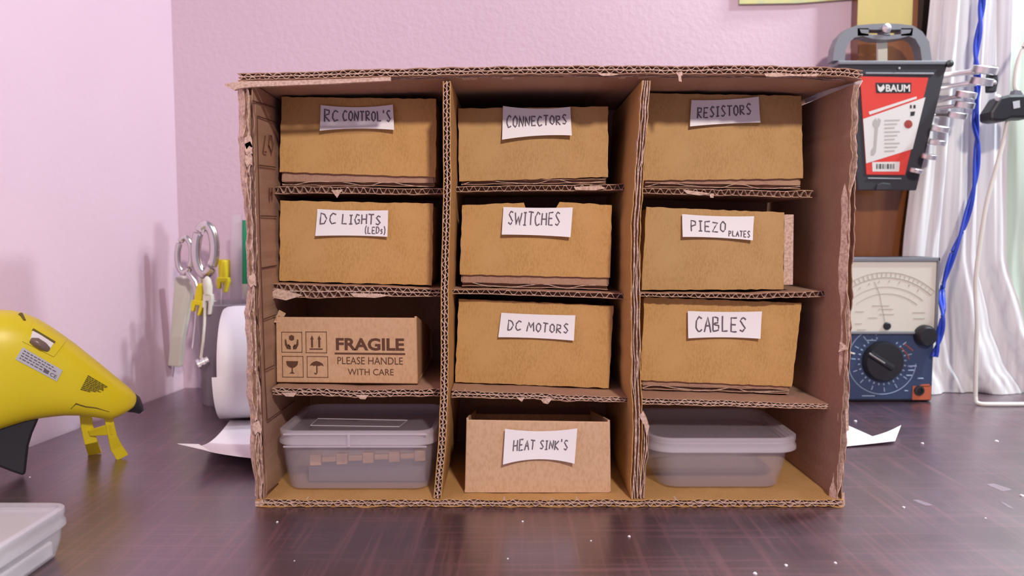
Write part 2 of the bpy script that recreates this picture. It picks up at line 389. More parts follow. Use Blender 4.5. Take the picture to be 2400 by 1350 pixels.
# shelves: (front edge pixels, thickness px at both ends, depth position, flutes, seed)
SH = {}
def shelf(key, pts, T, Y, fl, seed, per=0.0062, rag=0.0012, shards=()):
    sc = 1813 / (Y + 0.008)
    p = path(pts, Y)
    b = board(p, (T[0] / sc, T[1] / sc), Y, YB - 0.004, fl, per, rag, seed, 0.0003)
    for s in shards: shard(b, s[0], s[1], Y - .0005, s[2])
    b.build('shelf', KM, cab)
    SH[key] = (p, T[0] / sc, T[1] / sc, Y)
def shelf_top(key, x):
    p, t0, t1, Y = SH[key]
    for (xa, za), (xb, zb) in zip(p, p[1:]):
        if xa <= x <= xb or (xb, zb) == p[-1]:
            k = (x - xa) / (xb - xa); break
    f = (x - p[0][0]) / (p[-1][0] - p[0][0]); return za + (zb - za) * k + (t0 + (t1 - t0) * f) / 2
shelf('a1', [(644, 446), (760, 446), (900, 447.5), (1040, 449)], (17, 14), 0.578, 1, 31, shards=[(790, 450, [(-14, -4), (14, -6), (6, 4), (0, 14), (-6, 6)])])
shelf('b1', [(1060, 443), (1250, 441), (1400, 439), (1468, 438)], (13, 14), 0.578, 1, 32, shards=[(1385, 441, [(-40, -3), (20, -6), (36, 0), (10, 5), (-36, 4)])])
shelf('c1', [(1500, 447), (1650, 450), (1780, 453), (1906, 455)], (13, 16), 0.578, 1, 33, shards=[(1668, 460, [(-6, -8), (6, -6), (4, 4), (-3, 3)]), (1610, 452, [(-10, -8), (20, -4), (60, 2), (30, 6), (0, 2)])])
shelf('a2', [(634, 682), (700, 683), (800, 683), (900, 684), (1040, 686)], (36, 17), 0.566, 2, 34, shards=[(650, 688, [(-18, 0), (0, -12), (30, -4), (60, 4), (20, 16), (-8, 10)]), (880, 690, [(-60, -3), (0, -2), (40, 2), (0, 8), (-50, 6)])])
shelf('b2', [(1060, 683), (1200, 686), (1330, 690), (1462, 694.5)], (11, 14), 0.566, 1, 35, per=0.0075, rag=0.0006)
shelf('c2', [(1500, 691), (1650, 693), (1760, 694), (1850, 691), (1934, 688.5)], (9, 15), 0.566, 1, 36)
shelf('a3', [(638, 917), (720, 919), (840, 922), (960, 921), (1040, 921)], (18, 18), 0.553, 2, 37, shards=[(850, 930, [(-16, -4), (14, -4), (6, 6), (-6, 5)]), (680, 924, [(-20, -3), (16, -4), (8, 6), (-10, 5)])])
shelf('b3', [(1058, 923), (1200, 927), (1330, 933), (1482, 938.5)], (17, 13), 0.553, 2, 38, shards=[(1280, 941, [(-14, -6), (16, -8), (4, 6), (-6, 4)]), (1220, 938, [(-10, -6), (10, -7), (3, 4)])])
shelf('c3', [(1500, 940), (1650, 944), (1800, 949), (1950, 952.5)], (16, 13), 0.553, 2, 39, rag=0.0008)
# print on the inner face of the side panel: frame lines, bars and a few upside-down characters
m = MB()
def lface(px, py, off=0.0006):                 # point on the inner face of the panel under pixel px,py
    z = P(px, py, 0.56).z
    for _ in range(4):
        for (xa, za), (xb, zb) in zip(lp, lp[1:]):
            if zb <= z <= za or (xb, zb) == lp[-1]: xx = xa + (xb - xa) * (z - za) / (zb - za); break
        d = ray(px, py); x = xx + 0.5 * 22 / PXM + 0.0006 + off; t = x / d.x; x -= 0.006 * max(0, d.y * t - YF) / (YB - YF); t = x / d.x; z = H + d.z * t
    return Vector((x, d.y * t, z))
def lline(pts, r=0.00035):
    m.tube([lface(*p) for p in pts], r, 5)
lline([(592, 236), (594, 400), (600, 600), (606, 760), (613, 900), (620, 1110)]); lline([(603, 272), (606, 400), (611, 600), (617, 760), (622, 900), (627, 985)])
for a in ([(592, 236), (650, 254)], [(603, 272), (650, 288)], [(606, 387), (646, 392)], [(611, 506), (648, 507)], [(614, 628), (648, 622)], [(618, 748), (645, 738)], [(622, 866), (643, 856)], [(627, 985), (690, 940)], [(627, 1154), (652, 1133)]):
    lline(a, 0.0004)
for a in ([(622, 318), (617, 356), (624, 356)], [(632, 318), (630, 340), (636, 358), (640, 340), (636, 318), (632, 318)], [(632, 440), (632, 470)], [(638, 440), (638, 468)], [(632, 452), (638, 451)]):
    lline(a, 0.00055)
m.build('printed_lines', M['print'], cab)

# ------------------------------------------------------------------ lettering
GL = {'A': [[(0,0),(.5,1),(1,0)],[(.2,.4),(.8,.4)]], 'B': [[(0,0),(0,1),(.7,.95),(.75,.6),(0,.5),(.9,.4),(.85,.05),(0,0)]], 'C': [[(.95,.85),(.5,1),(.1,.7),(.05,.3),(.4,0),(.95,.12)]],
 'D': [[(.05,0),(.05,1),(.6,.9),(.95,.5),(.6,.08),(.05,0)]], 'E': [[(.9,1),(.1,1),(.1,0),(.95,.02)],[(.1,.5),(.75,.52)]], 'F': [[(.9,1),(.1,1),(.1,0)],[(.1,.5),(.7,.5)]],
 'G': [[(.9,.9),(.4,1),(.05,.5),(.4,0),(.9,.15),(.9,.5),(.55,.5)]], 'H': [[(.05,0),(.05,1)],[(.95,0),(.9,1)],[(.05,.5),(.92,.5)]], 'I': [[(.1,1),(.9,1)],[(.5,1),(.5,0)],[(.1,0),(.9,.02)]],
 'K': [[(.05,0),(.05,1)],[(.9,1),(.1,.45),(.95,0)]], 'L': [[(.1,1),(.1,0),(.9,.03)]], 'M': [[(0,0),(.15,1),(.5,.4),(.85,1),(1,0)]], 'N': [[(.05,0),(.05,1),(.9,0),(.95,1)]],
 'O': [[(.5,1),(.1,.75),(.1,.25),(.5,0),(.9,.25),(.9,.75),(.5,1)]], 'P': [[(.1,0),(.1,1),(.8,.9),(.85,.6),(.1,.45)]], 'R': [[(.08,0),(.08,1),(.8,.92),(.8,.6),(.1,.48),(.9,0)]],
 'S': [[(.9,.88),(.5,1),(.12,.78),(.5,.52),(.9,.25),(.5,0),(.1,.12)]], 'T': [[(0,1),(1,.97)],[(.5,1),(.48,0)]], 'W': [[(0,1),(.25,0),(.5,.7),(.75,0),(1,1)]], 'Z': [[(.05,1),(.92,1),(.08,0),(.95,0)]],
 "'": [[(.5,1.05),(.45,.8)]], '(': [[(.8,1.1),(.3,.7),(.3,.2),(.8,-.15)]], ')': [[(.2,1.1),(.7,.7),(.7,.2),(.2,-.15)]], 's': [[(.85,.55),(.3,.6),(.2,.38),(.75,.28),(.7,.03),(.15,.03)]], ' ': []}
def stroke(mb, text, fn, u0, u1, v0, v1, r=0.0005, seed=0, slope=0.0, thin=0.62):
    rng = random.Random(seed); ws = [0.45 if c in " '()" else (0.6 if c in 'sI' else (1.15 if c in 'MW' else 0.85)) for c in text]; gap = 0.28
    tot = sum(ws) + gap * (len(text) - 1); x = 0
    for c, w in zip(text, ws):
        a = u0 + (u1 - u0) * x / tot; b = u0 + (u1 - u0) * (x + w) / tot; x += w + gap
        dv = rng.uniform(-.04, .04) * (v1 - v0); hs = rng.uniform(.92, 1.06)
        for pl in GL.get(c, []):
            pts = []
            for i, (gx, gy) in enumerate(pl):
                if i:
                    px, py = pl[i - 1]
                    pts.append(((gx + px) / 2, (gy + py) / 2))
                pts.append((gx, gy))
            pts = [(gx + rng.uniform(-.03, .03), gy + rng.uniform(-.03, .03)) for gx, gy in pts]
            mb.tube([fn(a + (b - a) * gx, v0 + dv + (v1 - v0) * hs * gy + slope * ((a + b) / 2 - u0)) for gx, gy in pts], r, 6)
def quad(c):                                       # c: TL TR BR BL points -> fn(u,v), v upward
    TL, TR, BR, BL = c
    return lambda u, v: (BL.lerp(BR, u)).lerp(TL.lerp(TR, u), v)
def typeset(mb, text, fn, u0, u1, v0, v1, bold=0.0):   # text in the built-in type face fitted in a box of the surface fn(u,v)
    cu = bpy.data.curves.new('t', 'FONT'); cu.body = text; cu.size = 1.0; cu.offset = bold; cu.resolution_u = 3
    ob = bpy.data.objects.new('t', cu); COL.objects.link(ob); bpy.context.view_layer.update()
    me = bpy.data.meshes.new_from_object(ob.evaluated_get(bpy.context.evaluated_depsgraph_get()))
    xs = [v.co.x for v in me.vertices]; ys = [v.co.y for v in me.vertices]
    x0, x1, y0, y1 = min(xs), max(xs), min(ys), max(ys)
    mb.add([fn(u0 + (u1 - u0) * (v.co.x - x0) / (x1 - x0), v0 + (v1 - v0) * (v.co.y - y0) / (y1 - y0)) for v in me.vertices], [list(p.vertices) for p in me.polygons])
    bpy.data.objects.remove(ob); bpy.data.curves.remove(cu); bpy.data.meshes.remove(me)

# ------------------------------------------------------------------ drawers
def ragged(pts, amp, seed, step=0.004):            # ragged outline in the plane of the front
    rng = random.Random(seed); out = []
    for a, b in zip(pts, pts[1:] + pts[:1]):
        n = max(1, int((b - a).length / step))
        for i in range(n):
            q = a.lerp(b, i / n); out.append(q + Vector((rng.uniform(-amp, amp), 0, rng.uniform(-amp, amp))) * (0.4 if i == 0 else 1))
    return out
def paper_label(par, px, Y, bow, lines, seed, curl=0.0025):
    """px: TL TR BR BL pixels of the paper tag; bow: how far (m) its upper / lower ends stand off; lines: (text,u0,u1,v0,v1,slope)"""
    c = [P(x, y, Y) for x, y in px]; q = quad(c)
    cu, cv = bow
    def fn(u, v):
        off = 0.0012 + abs(cu) * (4 * (u - .5) ** 2 if cu > 0 else 1 - 4 * (u - .5) ** 2) + cv * (1 - v) ** 2
        sag = (4 * (u - .5) ** 2 - 0.5) * curl * (-1 if v < .5 else 1) * (abs(v - .5) * 2)
        p = q(u, v); return p + Vector((0, -off, sag * .6))
    m = MB(); m.sheet(fn, 16, 6, (0, 0.0004, 0)); l = m.build('paper_label', M['paper'], par, smooth=50)
    m = MB()
    for i, (t, u0, u1, v0, v1, sl, r) in enumerate(lines):
        stroke(m, t, lambda u, v: fn(u, v) + Vector((0, -0.00012, 0)), u0, u1, v0, v1, r, seed + i, sl)
    m.build('handwriting', M['ink'], l)
DEPTH = 0.085
def drawer(label, front, Y, sh, material, strip, seed, notch=None, lab=None, side=0, gap=0.0013):
    """front: TL TR BR BL pixels of the front board; strip: pixels of board edge left open under the front; sh: shelf it stands on."""
    f = [P(x, y, Y) for x, y in front]
    xl, xr = f[3].x, f[2].x
    zb = [shelf_top(sh, xl + 0.004) + gap, shelf_top(sh, xr - 0.004) + gap]     # resting height at both ends
    root = thing('drawer_box', ((xl + xr) / 2, Y + DEPTH / 2, (zb[0] + zb[1]) / 2), label, 'drawer', 'cardboard drawers in the cubbies')
    th = 0.0033
    lowz = [max(f[3].z, zb[0] + 0.0002), max(f[2].z, zb[1] + 0.0002)]
    if not strip: lowz = zb
    TL, TR = f[0], f[1]; BR = Vector((f[2].x, Y, lowz[1])); BL = Vector((f[3].x, Y, lowz[0]))
    pts = [BL, BR, TR]
    if notch:
        pts += [P(x, y, Y) for x, y in notch]
    pts += [TL]
    m = MB(); m.prism(ragged(pts, 0.00035, seed), (0, th, 0)); m.build('front_panel', material, root)
    # bottom board showing its torn edge below the front
    t = 0.0034
    p = [(xl + 0.0015, zb[0] + t / 2), ((xl + xr) / 2, (zb[0] + zb[1]) / 2 + t / 2), (xr - 0.0015, zb[1] + t / 2)]
    bb = board(p, t, Y + (0.0008 if strip else 0.0035), Y + DEPTH, 1, 0.05, 0.0010, seed + 3, 0.0001)
    bb.build('bottom_board', KM, root)
    if strip:
        m = MB(); h0 = lowz[0] - zb[0]
        q = [Vector((xl + 0.002, Y + 0.0025, zb[0] + t)), Vector((xr - 0.002, Y + 0.0025, zb[1] + t)), Vector((xr - 0.002, Y + 0.0025, lowz[1] + 0.002)), Vector((xl + 0.002, Y + 0.0025, lowz[0] + 0.002))]
        if h0 > t: m.prism(q, (0, 0.003, 0)); m.build('under_strip', M['kraft'], root)
    for sx, (x, z0, z1, xt) in (('l', (xl, zb[0], TL.z, TL.x)), ('r', (xr, zb[1], TR.z, TR.x))):
        k = 1 if sx == 'l' else -1
        y0 = Y + th if not (side and sx == 'r') else Y + 0.0004
        x_out = x + k * 0.0006; xto = xt + k * 0.0006
        if side and sx == 'r':
            x_out = x + side; xto = xt + side; k = -1
        zt = z1 - 0.0015
        m = MB(); w = 0.003 if not (side and sx == 'r') else side - 0.0003
        m.hexa([(x_out, y0, z0 + t), (x_out + k * w, y0, z0 + t), (x_out + k * w, Y + DEPTH, z0 + t), (x_out, Y + DEPTH, z0 + t),
                (xto, y0, zt), (xto + k * w, y0, zt), (xto + k * w, Y + DEPTH, zt - .002), (xto, Y + DEPTH, zt - .002)])
        m.build('side_board', M['kraft_edge'] if side and sx == 'r' else M['kraft'], root)
    m = MB(); m.prism([(xl + .004, Y + DEPTH - .004, zb[0] + t), (xr - .004, Y + DEPTH - .004, zb[1] + t), (TR.x - .004, Y + DEPTH - .004, TR.z - .006), (TL.x + .004, Y + DEPTH - .004, TL.z - .006)], (0, .003, 0))
    m.build('back_board', M['kraft'], root)
    if lab: paper_label(root, *lab)
    return root
r_ = 0.00052
drawer("kraft drawer with white paper tag reading RC CONTROL'S, top of the first column", [(660, 227), (1022, 232), (1021, 415), (655, 403)], 0.582, 'a1', M['drawer'], 1, 101,
       lab=([(754, 250), (922, 249), (926, 304), (753, 306)], 0.582, (0.0018, 0.002), [("RC", .05, .24, .37, .85, 0, r_), ("CONTROL'S", .30, .96, .36, .80, -.02, r_)], 1))
drawer('kraft drawer with white paper tag reading CONNECTORS in the top middle cubby', [(1074, 254), (1425, 250), (1425, 415), (1076, 425)], 0.584, 'b1', M['drawer_dull'], 1, 111,
       lab=([(1179, 252), (1336, 254), (1339, 317), (1177, 327)], 0.584, (0.0012, 0.003), [('CONNECTORS', .06, .94, .34, .70, .06, r_)], 2))
drawer('kraft drawer with shaded tilted white tag reading RESISTORS beside the deep side gap', [(1521, 218), (1878, 225), (1882, 418), (1508, 423)], 0.584, 'c1', M['drawer_dull'], 1, 121,
       lab=([(1619, 237), (1776, 229), (1778, 288), (1614, 297)], 0.584, (0.0012, 0.002), [('RESISTORS', .10, .88, .30, .72, .04, r_)], 3, 0.0012))
drawer('kraft drawer with white paper tag reading DC LIGHTS in two lines', [(657, 470), (1015, 477), (1012, 671), (655, 662)], 0.578, 'a2', M['drawer'], 0, 131,
       lab=([(746, 491), (911, 494), (910, 554), (742, 552)], 0.578, (0.0016, 0.0015), [('DC', .05, .27, .45, .90, 0, r_), ('LIGHTS', .35, .90, .46, .83, 0, r_), ('(LEDs)', .68, .97, .10, .37, .02, r_ * .8)], 4, 0.001))
drawer('kraft drawer with a notched top edge and white tag reading SWITCHES', [(1083, 481), (1434, 481), (1430, 651), (1078, 643)], 0.578, 'b2', M['drawer'], 1, 141,
       notch=[(1312, 473), (1303, 488), (1232, 489), (1228, 475)],
       lab=([(1180, 486), (1342, 487), (1336, 555), (1176, 549)], 0.578, (0.0012, 0.0025), [('SWITCHES', .08, .83, .38, .84, -.02, r_)], 5, 0.0008))
drawer('kraft drawer with exposed board edge at its side and white tag reading PIEZO PLATES', [(1515, 485), (1838, 498), (1836, 675), (1504, 664)], 0.576, 'c2', M['drawer_dull'], 0, 151, side=0.0072,
       lab=([(1597, 503), (1765, 508), (1760, 562), (1597, 554)], 0.576, (0.0014, 0.002), [('PIEZO', .12, .62, .26, .72, 0, r_), ('PLATES', .66, .96, .10, .36, .02, r_ * .8)], 6, 0.0012))
drawer('kraft drawer with straight white tag reading DC MOTORS in the third row', [(1075, 701), (1438, 717), (1427, 914), (1067, 896)], 0.577, 'b3', M['drawer'], 0, 161,
       lab=([(1175, 733), (1348, 739), (1344, 796), (1168, 788)], 0.577, (0.0010, 0.0015), [('DC', .11, .29, .31, .75, 0, r_), ('MOTORS', .37, .92, .28, .66, -.02, r_)], 7, 0.0008))
drawer('kraft drawer with white paper tag reading CABLES in the third row', [(1510, 697), (1879, 710), (1856, 906), (1502, 891)], 0.577, 'c3', M['drawer'], 1, 171,
       lab=([(1610, 729), (1783, 730), (1778, 791), (1610, 790)], 0.577, (0.0018, 0.0015), [('CABLES', .11, .80, .24, .80, -.02, r_ * 1.15)], 8, 0.0012))

# ------------------------------------------------------------------ cartons
def carton(label, front, Y, zb, depth, material, name='cardboard_box', group=None, t=0.0016, inw=(0, 0)):
    f = [P(x, y, Y) for x, y in front]; TL, TR, BR, BL = f
    BL = Vector((BL.x, Y, zb[0])); BR = Vector((BR.x, Y, zb[1]))
    root = thing(name, ((BL.x + BR.x) / 2, Y + depth / 2, min(zb)), label, 'box', group)
    d = Vector((0, depth, 0)); ty = Vector((0, t, 0))
    m = MB(); m.prism([BL, BR, TR, TL], ty); m.build('front_panel', material, root, bevel=0.0012)
    for k, (a, b2) in ((1, (BL, TL)), (-1, (BR, TR))):
        tx = Vector((k * t, 0, 0)); sh = Vector((inw[0] if k == 1 else inw[1], 0, 0))
        a2, b3 = a + Vector((0, t, 0.0005)), b2 + Vector((0, t, 0.0010))
        m = MB(); m.hexa([a2, a2 + tx, a2 + tx + d + sh, a2 + d + sh, b3, b3 + tx, b2.lerp(a, .42) + tx + d + sh, b2.lerp(a, .42) + d + sh]); m.build('side_panel', material, root)
    m = MB(); m.prism([BL + d, BR + d, BR.lerp(TR, .5) + d, BL.lerp(TL, .5) + d], ty); m.build('back_panel', material, root)
    m = MB(); m.hexa([BL + ty, BR + ty, BR + d, BL + d, BL + ty + Vector((0, 0, t)), BR + ty + Vector((0, 0, t)), BR + d + Vector((0, 0, t)), BL + d + Vector((0, 0, t))]); m.build('base_panel', material, root)
    return root, quad([TL, TR, BR, BL])
Yfr = 0.566
fr_px = [(646, 743), (976, 745), (979, 896), (648, 896)]
x0, x1 = P(648, 896, Yfr).x, P(979, 896, Yfr).x
frag, fq = carton('small open brown carton printed FRAGILE PLEASE HANDLE WITH CARE', fr_px, Yfr, (shelf_top('a3', x0 + .003) + .0012, shelf_top('a3', x1 - .003) + .0012), 0.108, M['carton'], inw=(0.002, -0.002))
m = MB(); c0 = fq(0, 1)
m.prism([c0 + Vector((-.0012, -.0004, -.004)), c0 + Vector((.0035, -.0004, -.004)), c0 + Vector((.0045, .010, .001)), c0 + Vector((-.0010, .012, .0035))], (0, 0.0004, 0.0006)); m.build('folded_corner', M['carton_pale'], frag)
m = MB(); ff = lambda u, v: fq(u, v) + Vector((0, -0.00015, 0))
def fpx(x, y): return ff((x - 646) / 332.0, (896 - y) / 152.0)      # print placed by its place on the carton face
def flat(pts): m.add([fpx(*p) for p in pts], [list(range(len(pts)))])
def bar(x0, y0, x1, y1): flat([(x0, y0), (x1, y0), (x1, y1), (x0, y1)])
def frame(x0, y0, x1, y1, w=1.6):
    bar(x0, y0, x1, y0 + w); bar(x0, y1 - w, x1, y1); bar(x0, y0, x0 + w, y1); bar(x1 - w, y0, x1, y1)
frame(659, 778, 708, 826); frame(716, 777, 766, 827); frame(660, 834, 710, 884); frame(718, 834, 768, 884)
# two hands holding a block
flat([(667, 796), (670, 795), (672, 806), (681, 813), (681, 819), (672, 818), (667, 808)]); flat([(699, 796), (696, 795), (694, 806), (686, 813), (686, 819), (694, 818), (699, 808)])
flat([(676, 806), (681, 812), (680, 814), (674, 809)]); flat([(690, 806), (686, 812), (687, 814), (692, 809)])
flat([(683, 785), (689, 788), (689, 796), (683, 799), (677, 796), (677, 788)])
# arrows up
for x in (731, 748):
    flat([(x, 786), (x + 4.5, 795), (x - 4.5, 795)]); bar(x - 2.4, 795, x + 2.4, 814)
bar(725, 816, 756, 819)
# glass
flat([(669, 846), (698, 846), (696, 855), (690, 860), (685, 862), (685, 871), (690, 875), (676, 875), (682, 871), (682, 862), (676, 860), (671, 855)])
# umbrella
flat([(741, 845), (748, 847), (755, 851), (758, 857), (752, 855), (746, 857), (741, 855), (735, 857), (730, 855), (725, 857), (728, 851), (734, 847)])
bar(740, 855, 743, 873); flat([(743, 873), (740, 877), (736, 876), (735, 872), (737, 872), (739, 874), (740, 873)])
U = lambda x: (x - 646) / 332.0
V = lambda y: (896 - y) / 152.0
typeset(m, 'FRAGILE', ff, U(787), U(948), V(820), V(791), 0.035)
bar(784, 825, 950, 829.5)
typeset(m, 'PLEASE HANDLE', ff, U(790), U(944), V(852), V(835), 0.004)
typeset(m, 'WITH CARE', ff, U(814), U(922), V(877), V(862), 0.004)
m.build('printed_marks', M['print'], frag)

zfloor = T_b + 0.0009
hs, hq = carton('open pale brown carton with bowed white tag reading HEAT SINKS on the cabinet floor', [(1093, 984), (1430, 989), (1432, 1156), (1089, 1153)], 0.5435, (zfloor, zfloor), 0.128, M['carton_pale'])
paper_label(hs, [(1184, 1006), (1352, 1005), (1345, 1077), (1179, 1079)], 0.5435, (0.0030, 0.0015), [('HEAT', .13, .43, .34, .70, .0, r_ * .9), ("SINK'S", .50, .89, .36, .68, .0, r_ * .9)], 9, 0.0045)
m = MB(); q0 = hq(0.02, 0.03); q1 = hq(.98, .03)
m.prism([hq(.0, .0) + Vector((0, -.0004, 0)), hq(.99, .0) + Vector((0, -.0004, 0)), hq(.985, .065) + Vector((0, -.0004, 0)), hq(.68, .05) + Vector((0, -.0004, 0)), hq(.62, .075) + Vector((0, -.0004, 0)), hq(.40, .085) + Vector((0, -.0004, 0)), hq(.2, .055) + Vector((0, -.0004, 0)), hq(.0, .04) + Vector((0, -.0004, 0))], (0, 0.0004, 0))
m.build('folded_edge', M['carton_pale'], hs)

# ------------------------------------------------------------------ clear containers
def rrect(cx, cy, w, d, r, z, n=7):
    pts = []
    for qx, qy, a0 in ((1, 1, 0), (-1, 1, 90), (-1, -1, 180), (1, -1, 270)):
        for k in range(n + 1):
            a = math.radians(a0 + 90 * k / n); pts.append(Vector((cx + qx * (w / 2 - r) + r * math.cos(a), cy + qy * (d / 2 - r) + r * math.sin(a), z)))
    return pts
def container(name, label, x0, x1, Y, z0, zl, zt, depth, lid_over, r, rim_h, body_in, lid_style, mats=('clear', 'clear_rim'), group=None):
    """zl: lower edge of the lid, zt: its top"""
    cx, cy = (x0 + x1) / 2, Y + depth / 2; w = x1 - x0
    root = thing(name, (cx, cy, z0), label, 'container', group)
    m = MB(); t = 0.0009; wb = w - 2 * lid_over; db = depth - 2 * lid_over
    h = zl - z0
    out = [(wb - 2 * body_in - .010, db - 2 * body_in - .010, r - .004, 0), (wb - 2 * body_in - .003, db - 2 * body_in - .003, r - .002, .0012), (wb - 2 * body_in, db - 2 * body_in, r, .005), (wb - body_in * .6, db - body_in * .6, r, h * .6), (wb, db, r, h + .002)]
    rr = [rrect(cx, cy, a, b, c, z0 + z) for a, b, c, z in out] + [rrect(cx, cy, a - 2 * t, b - 2 * t, c - t, z0 + max(z, t)) for a, b, c, z in out[::-1]]
    m.rings(rr); m.build('tub', M[mats[0]], root, smooth=45)
    m = MB(); L = zt - zl
    lw, ld = w, depth
    prof = [(lw - .0016, ld - .0016, 0), (lw, ld, .0008), (lw, ld, L * .30), (lw - .0012, ld - .0012, L * .40), (lw - .0012, ld - .0012, L * .62), (lw - .0004, ld - .0004, L * .75), (lw - .0008, ld - .0008, L - .0006), (lw - .0035, ld - .0035, L)]
    ring_o = [rrect(cx, cy, a, b, r + .002, zl + z) for a, b, z in prof]
    inner = [(lw - .0075, ld - .0075, L), (lw - .009, ld - .009, L - .0035)] if lid_style == 'groove' else [(lw - .008, ld - .008, L - .0004), (lw - .010, ld - .010, L - .0012)]
    ring_i = [rrect(cx, cy, a, b, r - .002, zl + z) for a, b, z in inner]
    bottom = [rrect(cx, cy, lw - .009, ld - .009, r - .002, zl + L - .0052), rrect(cx, cy, lw - .0026, ld - .0026, r + .001, zl + L - .0032), rrect(cx, cy, lw - .0026, ld - .0026, r + .001, zl + .0002)]
    full = ring_o + ring_i + bottom + [ring_o[0]]
    m.rings(full, False, False)
    lid = m.build('lid', M[mats[1]], root, smooth=40)
    m = MB(); zz = zl + inner[-1][2]
    m.rings([rrect(cx, cy, inner[-1][0] - .0002, inner[-1][1] - .0002, r - .0022, zz - .001), rrect(cx, cy, inner[-1][0] - .0002, inner[-1][1] - .0002, r - .0022, zz)]); m.build('lid_plate', M[mats[0]], lid)
    return root, lid, (cx, cy)
YC = 0.5415
xa, xb = P(643, 1040, YC).x, P(1021, 1040, YC).x
zl, zt = P(800, 1046, YC).z, P(800, 1012, YC).z
c1, lid1, cc = container('food_container', 'clear plastic container with a ribbed tab lid, holding a tan strip, below the FRAGILE carton', xa, xb, YC, zfloor, zl, zt, 0.092, 0.0024, 0.012, 0, 0.003, 'groove')
m = MB()
for (yy) in (1047, 1018): m.tube([P(664, yy, YC - .0006), P(1000, yy, YC - .0006)], 0.0007, 6)
m.tube([P(817, 1047, YC - .001), P(817, 1014, YC - .001)], 0.0012, 6); m.build('tab_ribs', M['clear_rim'], lid1)
m = MB(); fr = [(728, 997), (936, 1000), (955, 985), (745, 981)]
zr = zt - 0.0005
m.tube([G(x, y, zr) for x, y in fr + fr[:1]], 0.0004, 5); m.build('raised_outline', M['clear_rim'], lid1)
strip = thing('terminal_strip', (P(850, 1080, .57).x, .57, zfloor + .002), 'strip of tan blocks lying inside the clear tab-lidded container', 'electronic part')
m = MB()
sa, sb = P(725, 1078, .566), P(1000, 1066, .575)
for k in range(9):
    p = sa.lerp(sb, (k + .5) / 9); e = (sb - sa) / 9 * .42
    m.hexa([p - e + Vector((0, -.002, -.004)), p + e + Vector((0, -.002, -.004)), p + e + Vector((0, .004, -.004)), p - e + Vector((0, .004, -.004)), p - e + Vector((0, -.002, .004)), p + e + Vector((0, -.002, .004)), p + e + Vector((0, .004, .004)), p - e + Vector((0, .004, .004))]) if k % 2 == 0 else m.hexa([p - e * 1.3 + Vector((0, -.001, -.002)), p + e * 1.3 + Vector((0, -.001, -.002)), p + e * 1.3 + Vector((0, .003, -.002)), p - e * 1.3 + Vector((0, .003, -.002)), p - e * 1.3 + Vector((0, -.001, .002)), p + e * 1.3 + Vector((0, -.001, .002)), p + e * 1.3 + Vector((0, .003, .002)), p - e * 1.3 + Vector((0, .003, .002))])
m.build('blocks', M['tan'], strip, bevel=.0005)
m = MB(); m.box((sa.x, .564, zfloor + .0016), (sb.x, .582, min(sa.z, sb.z) - .0045)); m.build('carrier', M['clear'], strip)
YC2 = 0.541
xa, xb = P(1521, 1045, YC2).x, P(1885, 1045, YC2).x
zl, zt = P(1700, 1063, YC2).z, P(1700, 1028, YC2).z
container('food_container', 'empty clear plastic container with plain lid, below the CABLES drawer', xa, xb, YC2, zfloor, zl, zt, 0.098, 0.0055, 0.016, 0, 0.004, 'plain')

# organiser box at the front corner
ox1 = G(178, 1262, 0.0).x
yb = 0.458; oz = 0.0300
org, olid, oc = container('organizer_box', 'frosted plastic parts box with latch tabs in front of the glue gun', -0.428, -0.2655, 0.335, 0.0, 0.0185, oz, yb - 0.335, 0.0022, 0.010, 0, 0.002, 'groove', ('frost', 'frost'))
m = MB(); e = -0.2655
m.box((e - .0006, .352, .0075), (e + .0022, .432, .0165)); m.build('latch_tab', M['frost'], olid, bevel=.0012)
m = MB(); m.box((e - .0012, .345, .0035), (e + .0012, .372, .0105)); m.build('latch_hook', M['frost'], org, bevel=.001)
m = MB(); m.box((-.40, .352, oz - .0034), (-.2905, .418, oz - .0031)); m.build('paper_insert', M['paper'], olid)
m = MB()
for k in range(7): m.box((-.395, .360 + k * .007, oz - .0031), (-.30 - R.uniform(0, .03), .3618 + k * .007, oz - .0030))
m.build('printed_text', M['lightgrey'], olid)
m = MB()
rr = random.Random(5)
for k in range(26):
    x, y = rr.uniform(-.40, -.288), rr.uniform(.36, .43); m.lathe([(.0035, 0), (.0035, .008)], (x, y, .0058 + rr.uniform(0, .002)), (rr.uniform(-1, 1), rr.uniform(-1, 1), .3), 8)
tag(m.build('small_parts', M['lightgrey']), 'small grey parts heaped inside the frosted plastic box', 'hardware', kind='stuff')

# ------------------------------------------------------------------ glue gun
th = math.radians(35); AX = Vector((math.cos(th), math.sin(th), 0)); NN = Vector((math.sin(th), -math.cos(th), 0)); A0 = Vector((-0.385, 0.600, 0))
def PL(px, py, off=0.0): return plane_pt(px, py, A0 + NN * off, NN)
gun = thing('glue_gun', PL(60, 1115), 'yellow hot glue gun with black trigger propped on its stand by the side wall', 'glue gun')
ST = [(-104, 800, 985, .018), (-92, 768, 1004, .022), (-60, 745, 1014, .025), (-30, 732, 1010, .026), (0, 726, 1003, .0265), (30, 727, 993, .0265), (60, 735, 984, .026), (90, 747, 978, .0255), (120, 765, 974, .025), (150, 786, 971, .0245), (180, 808, 971, .024),
      (210, 832, 974, .0225), (235, 852, 978, .021), (255, 869, 981, .0195), (272, 883, 975, .0175), (288, 896, 967, .0155), (300, 906, 960, .013), (310, 915, 953, .0105), (316, 922, 945, .007), (319, 928, 938, .003)]
m = MB(); rs = []
def surf(px, k):                                   # interpolated top/bottom/half width at a station px
    for a, b2 in zip(ST, ST[1:]):
        if a[0] <= px <= b2[0]:
            t = (px - a[0]) / (b2[0] - a[0]); return [a[i] + (b2[i] - a[i]) * t for i in range(4)][k]
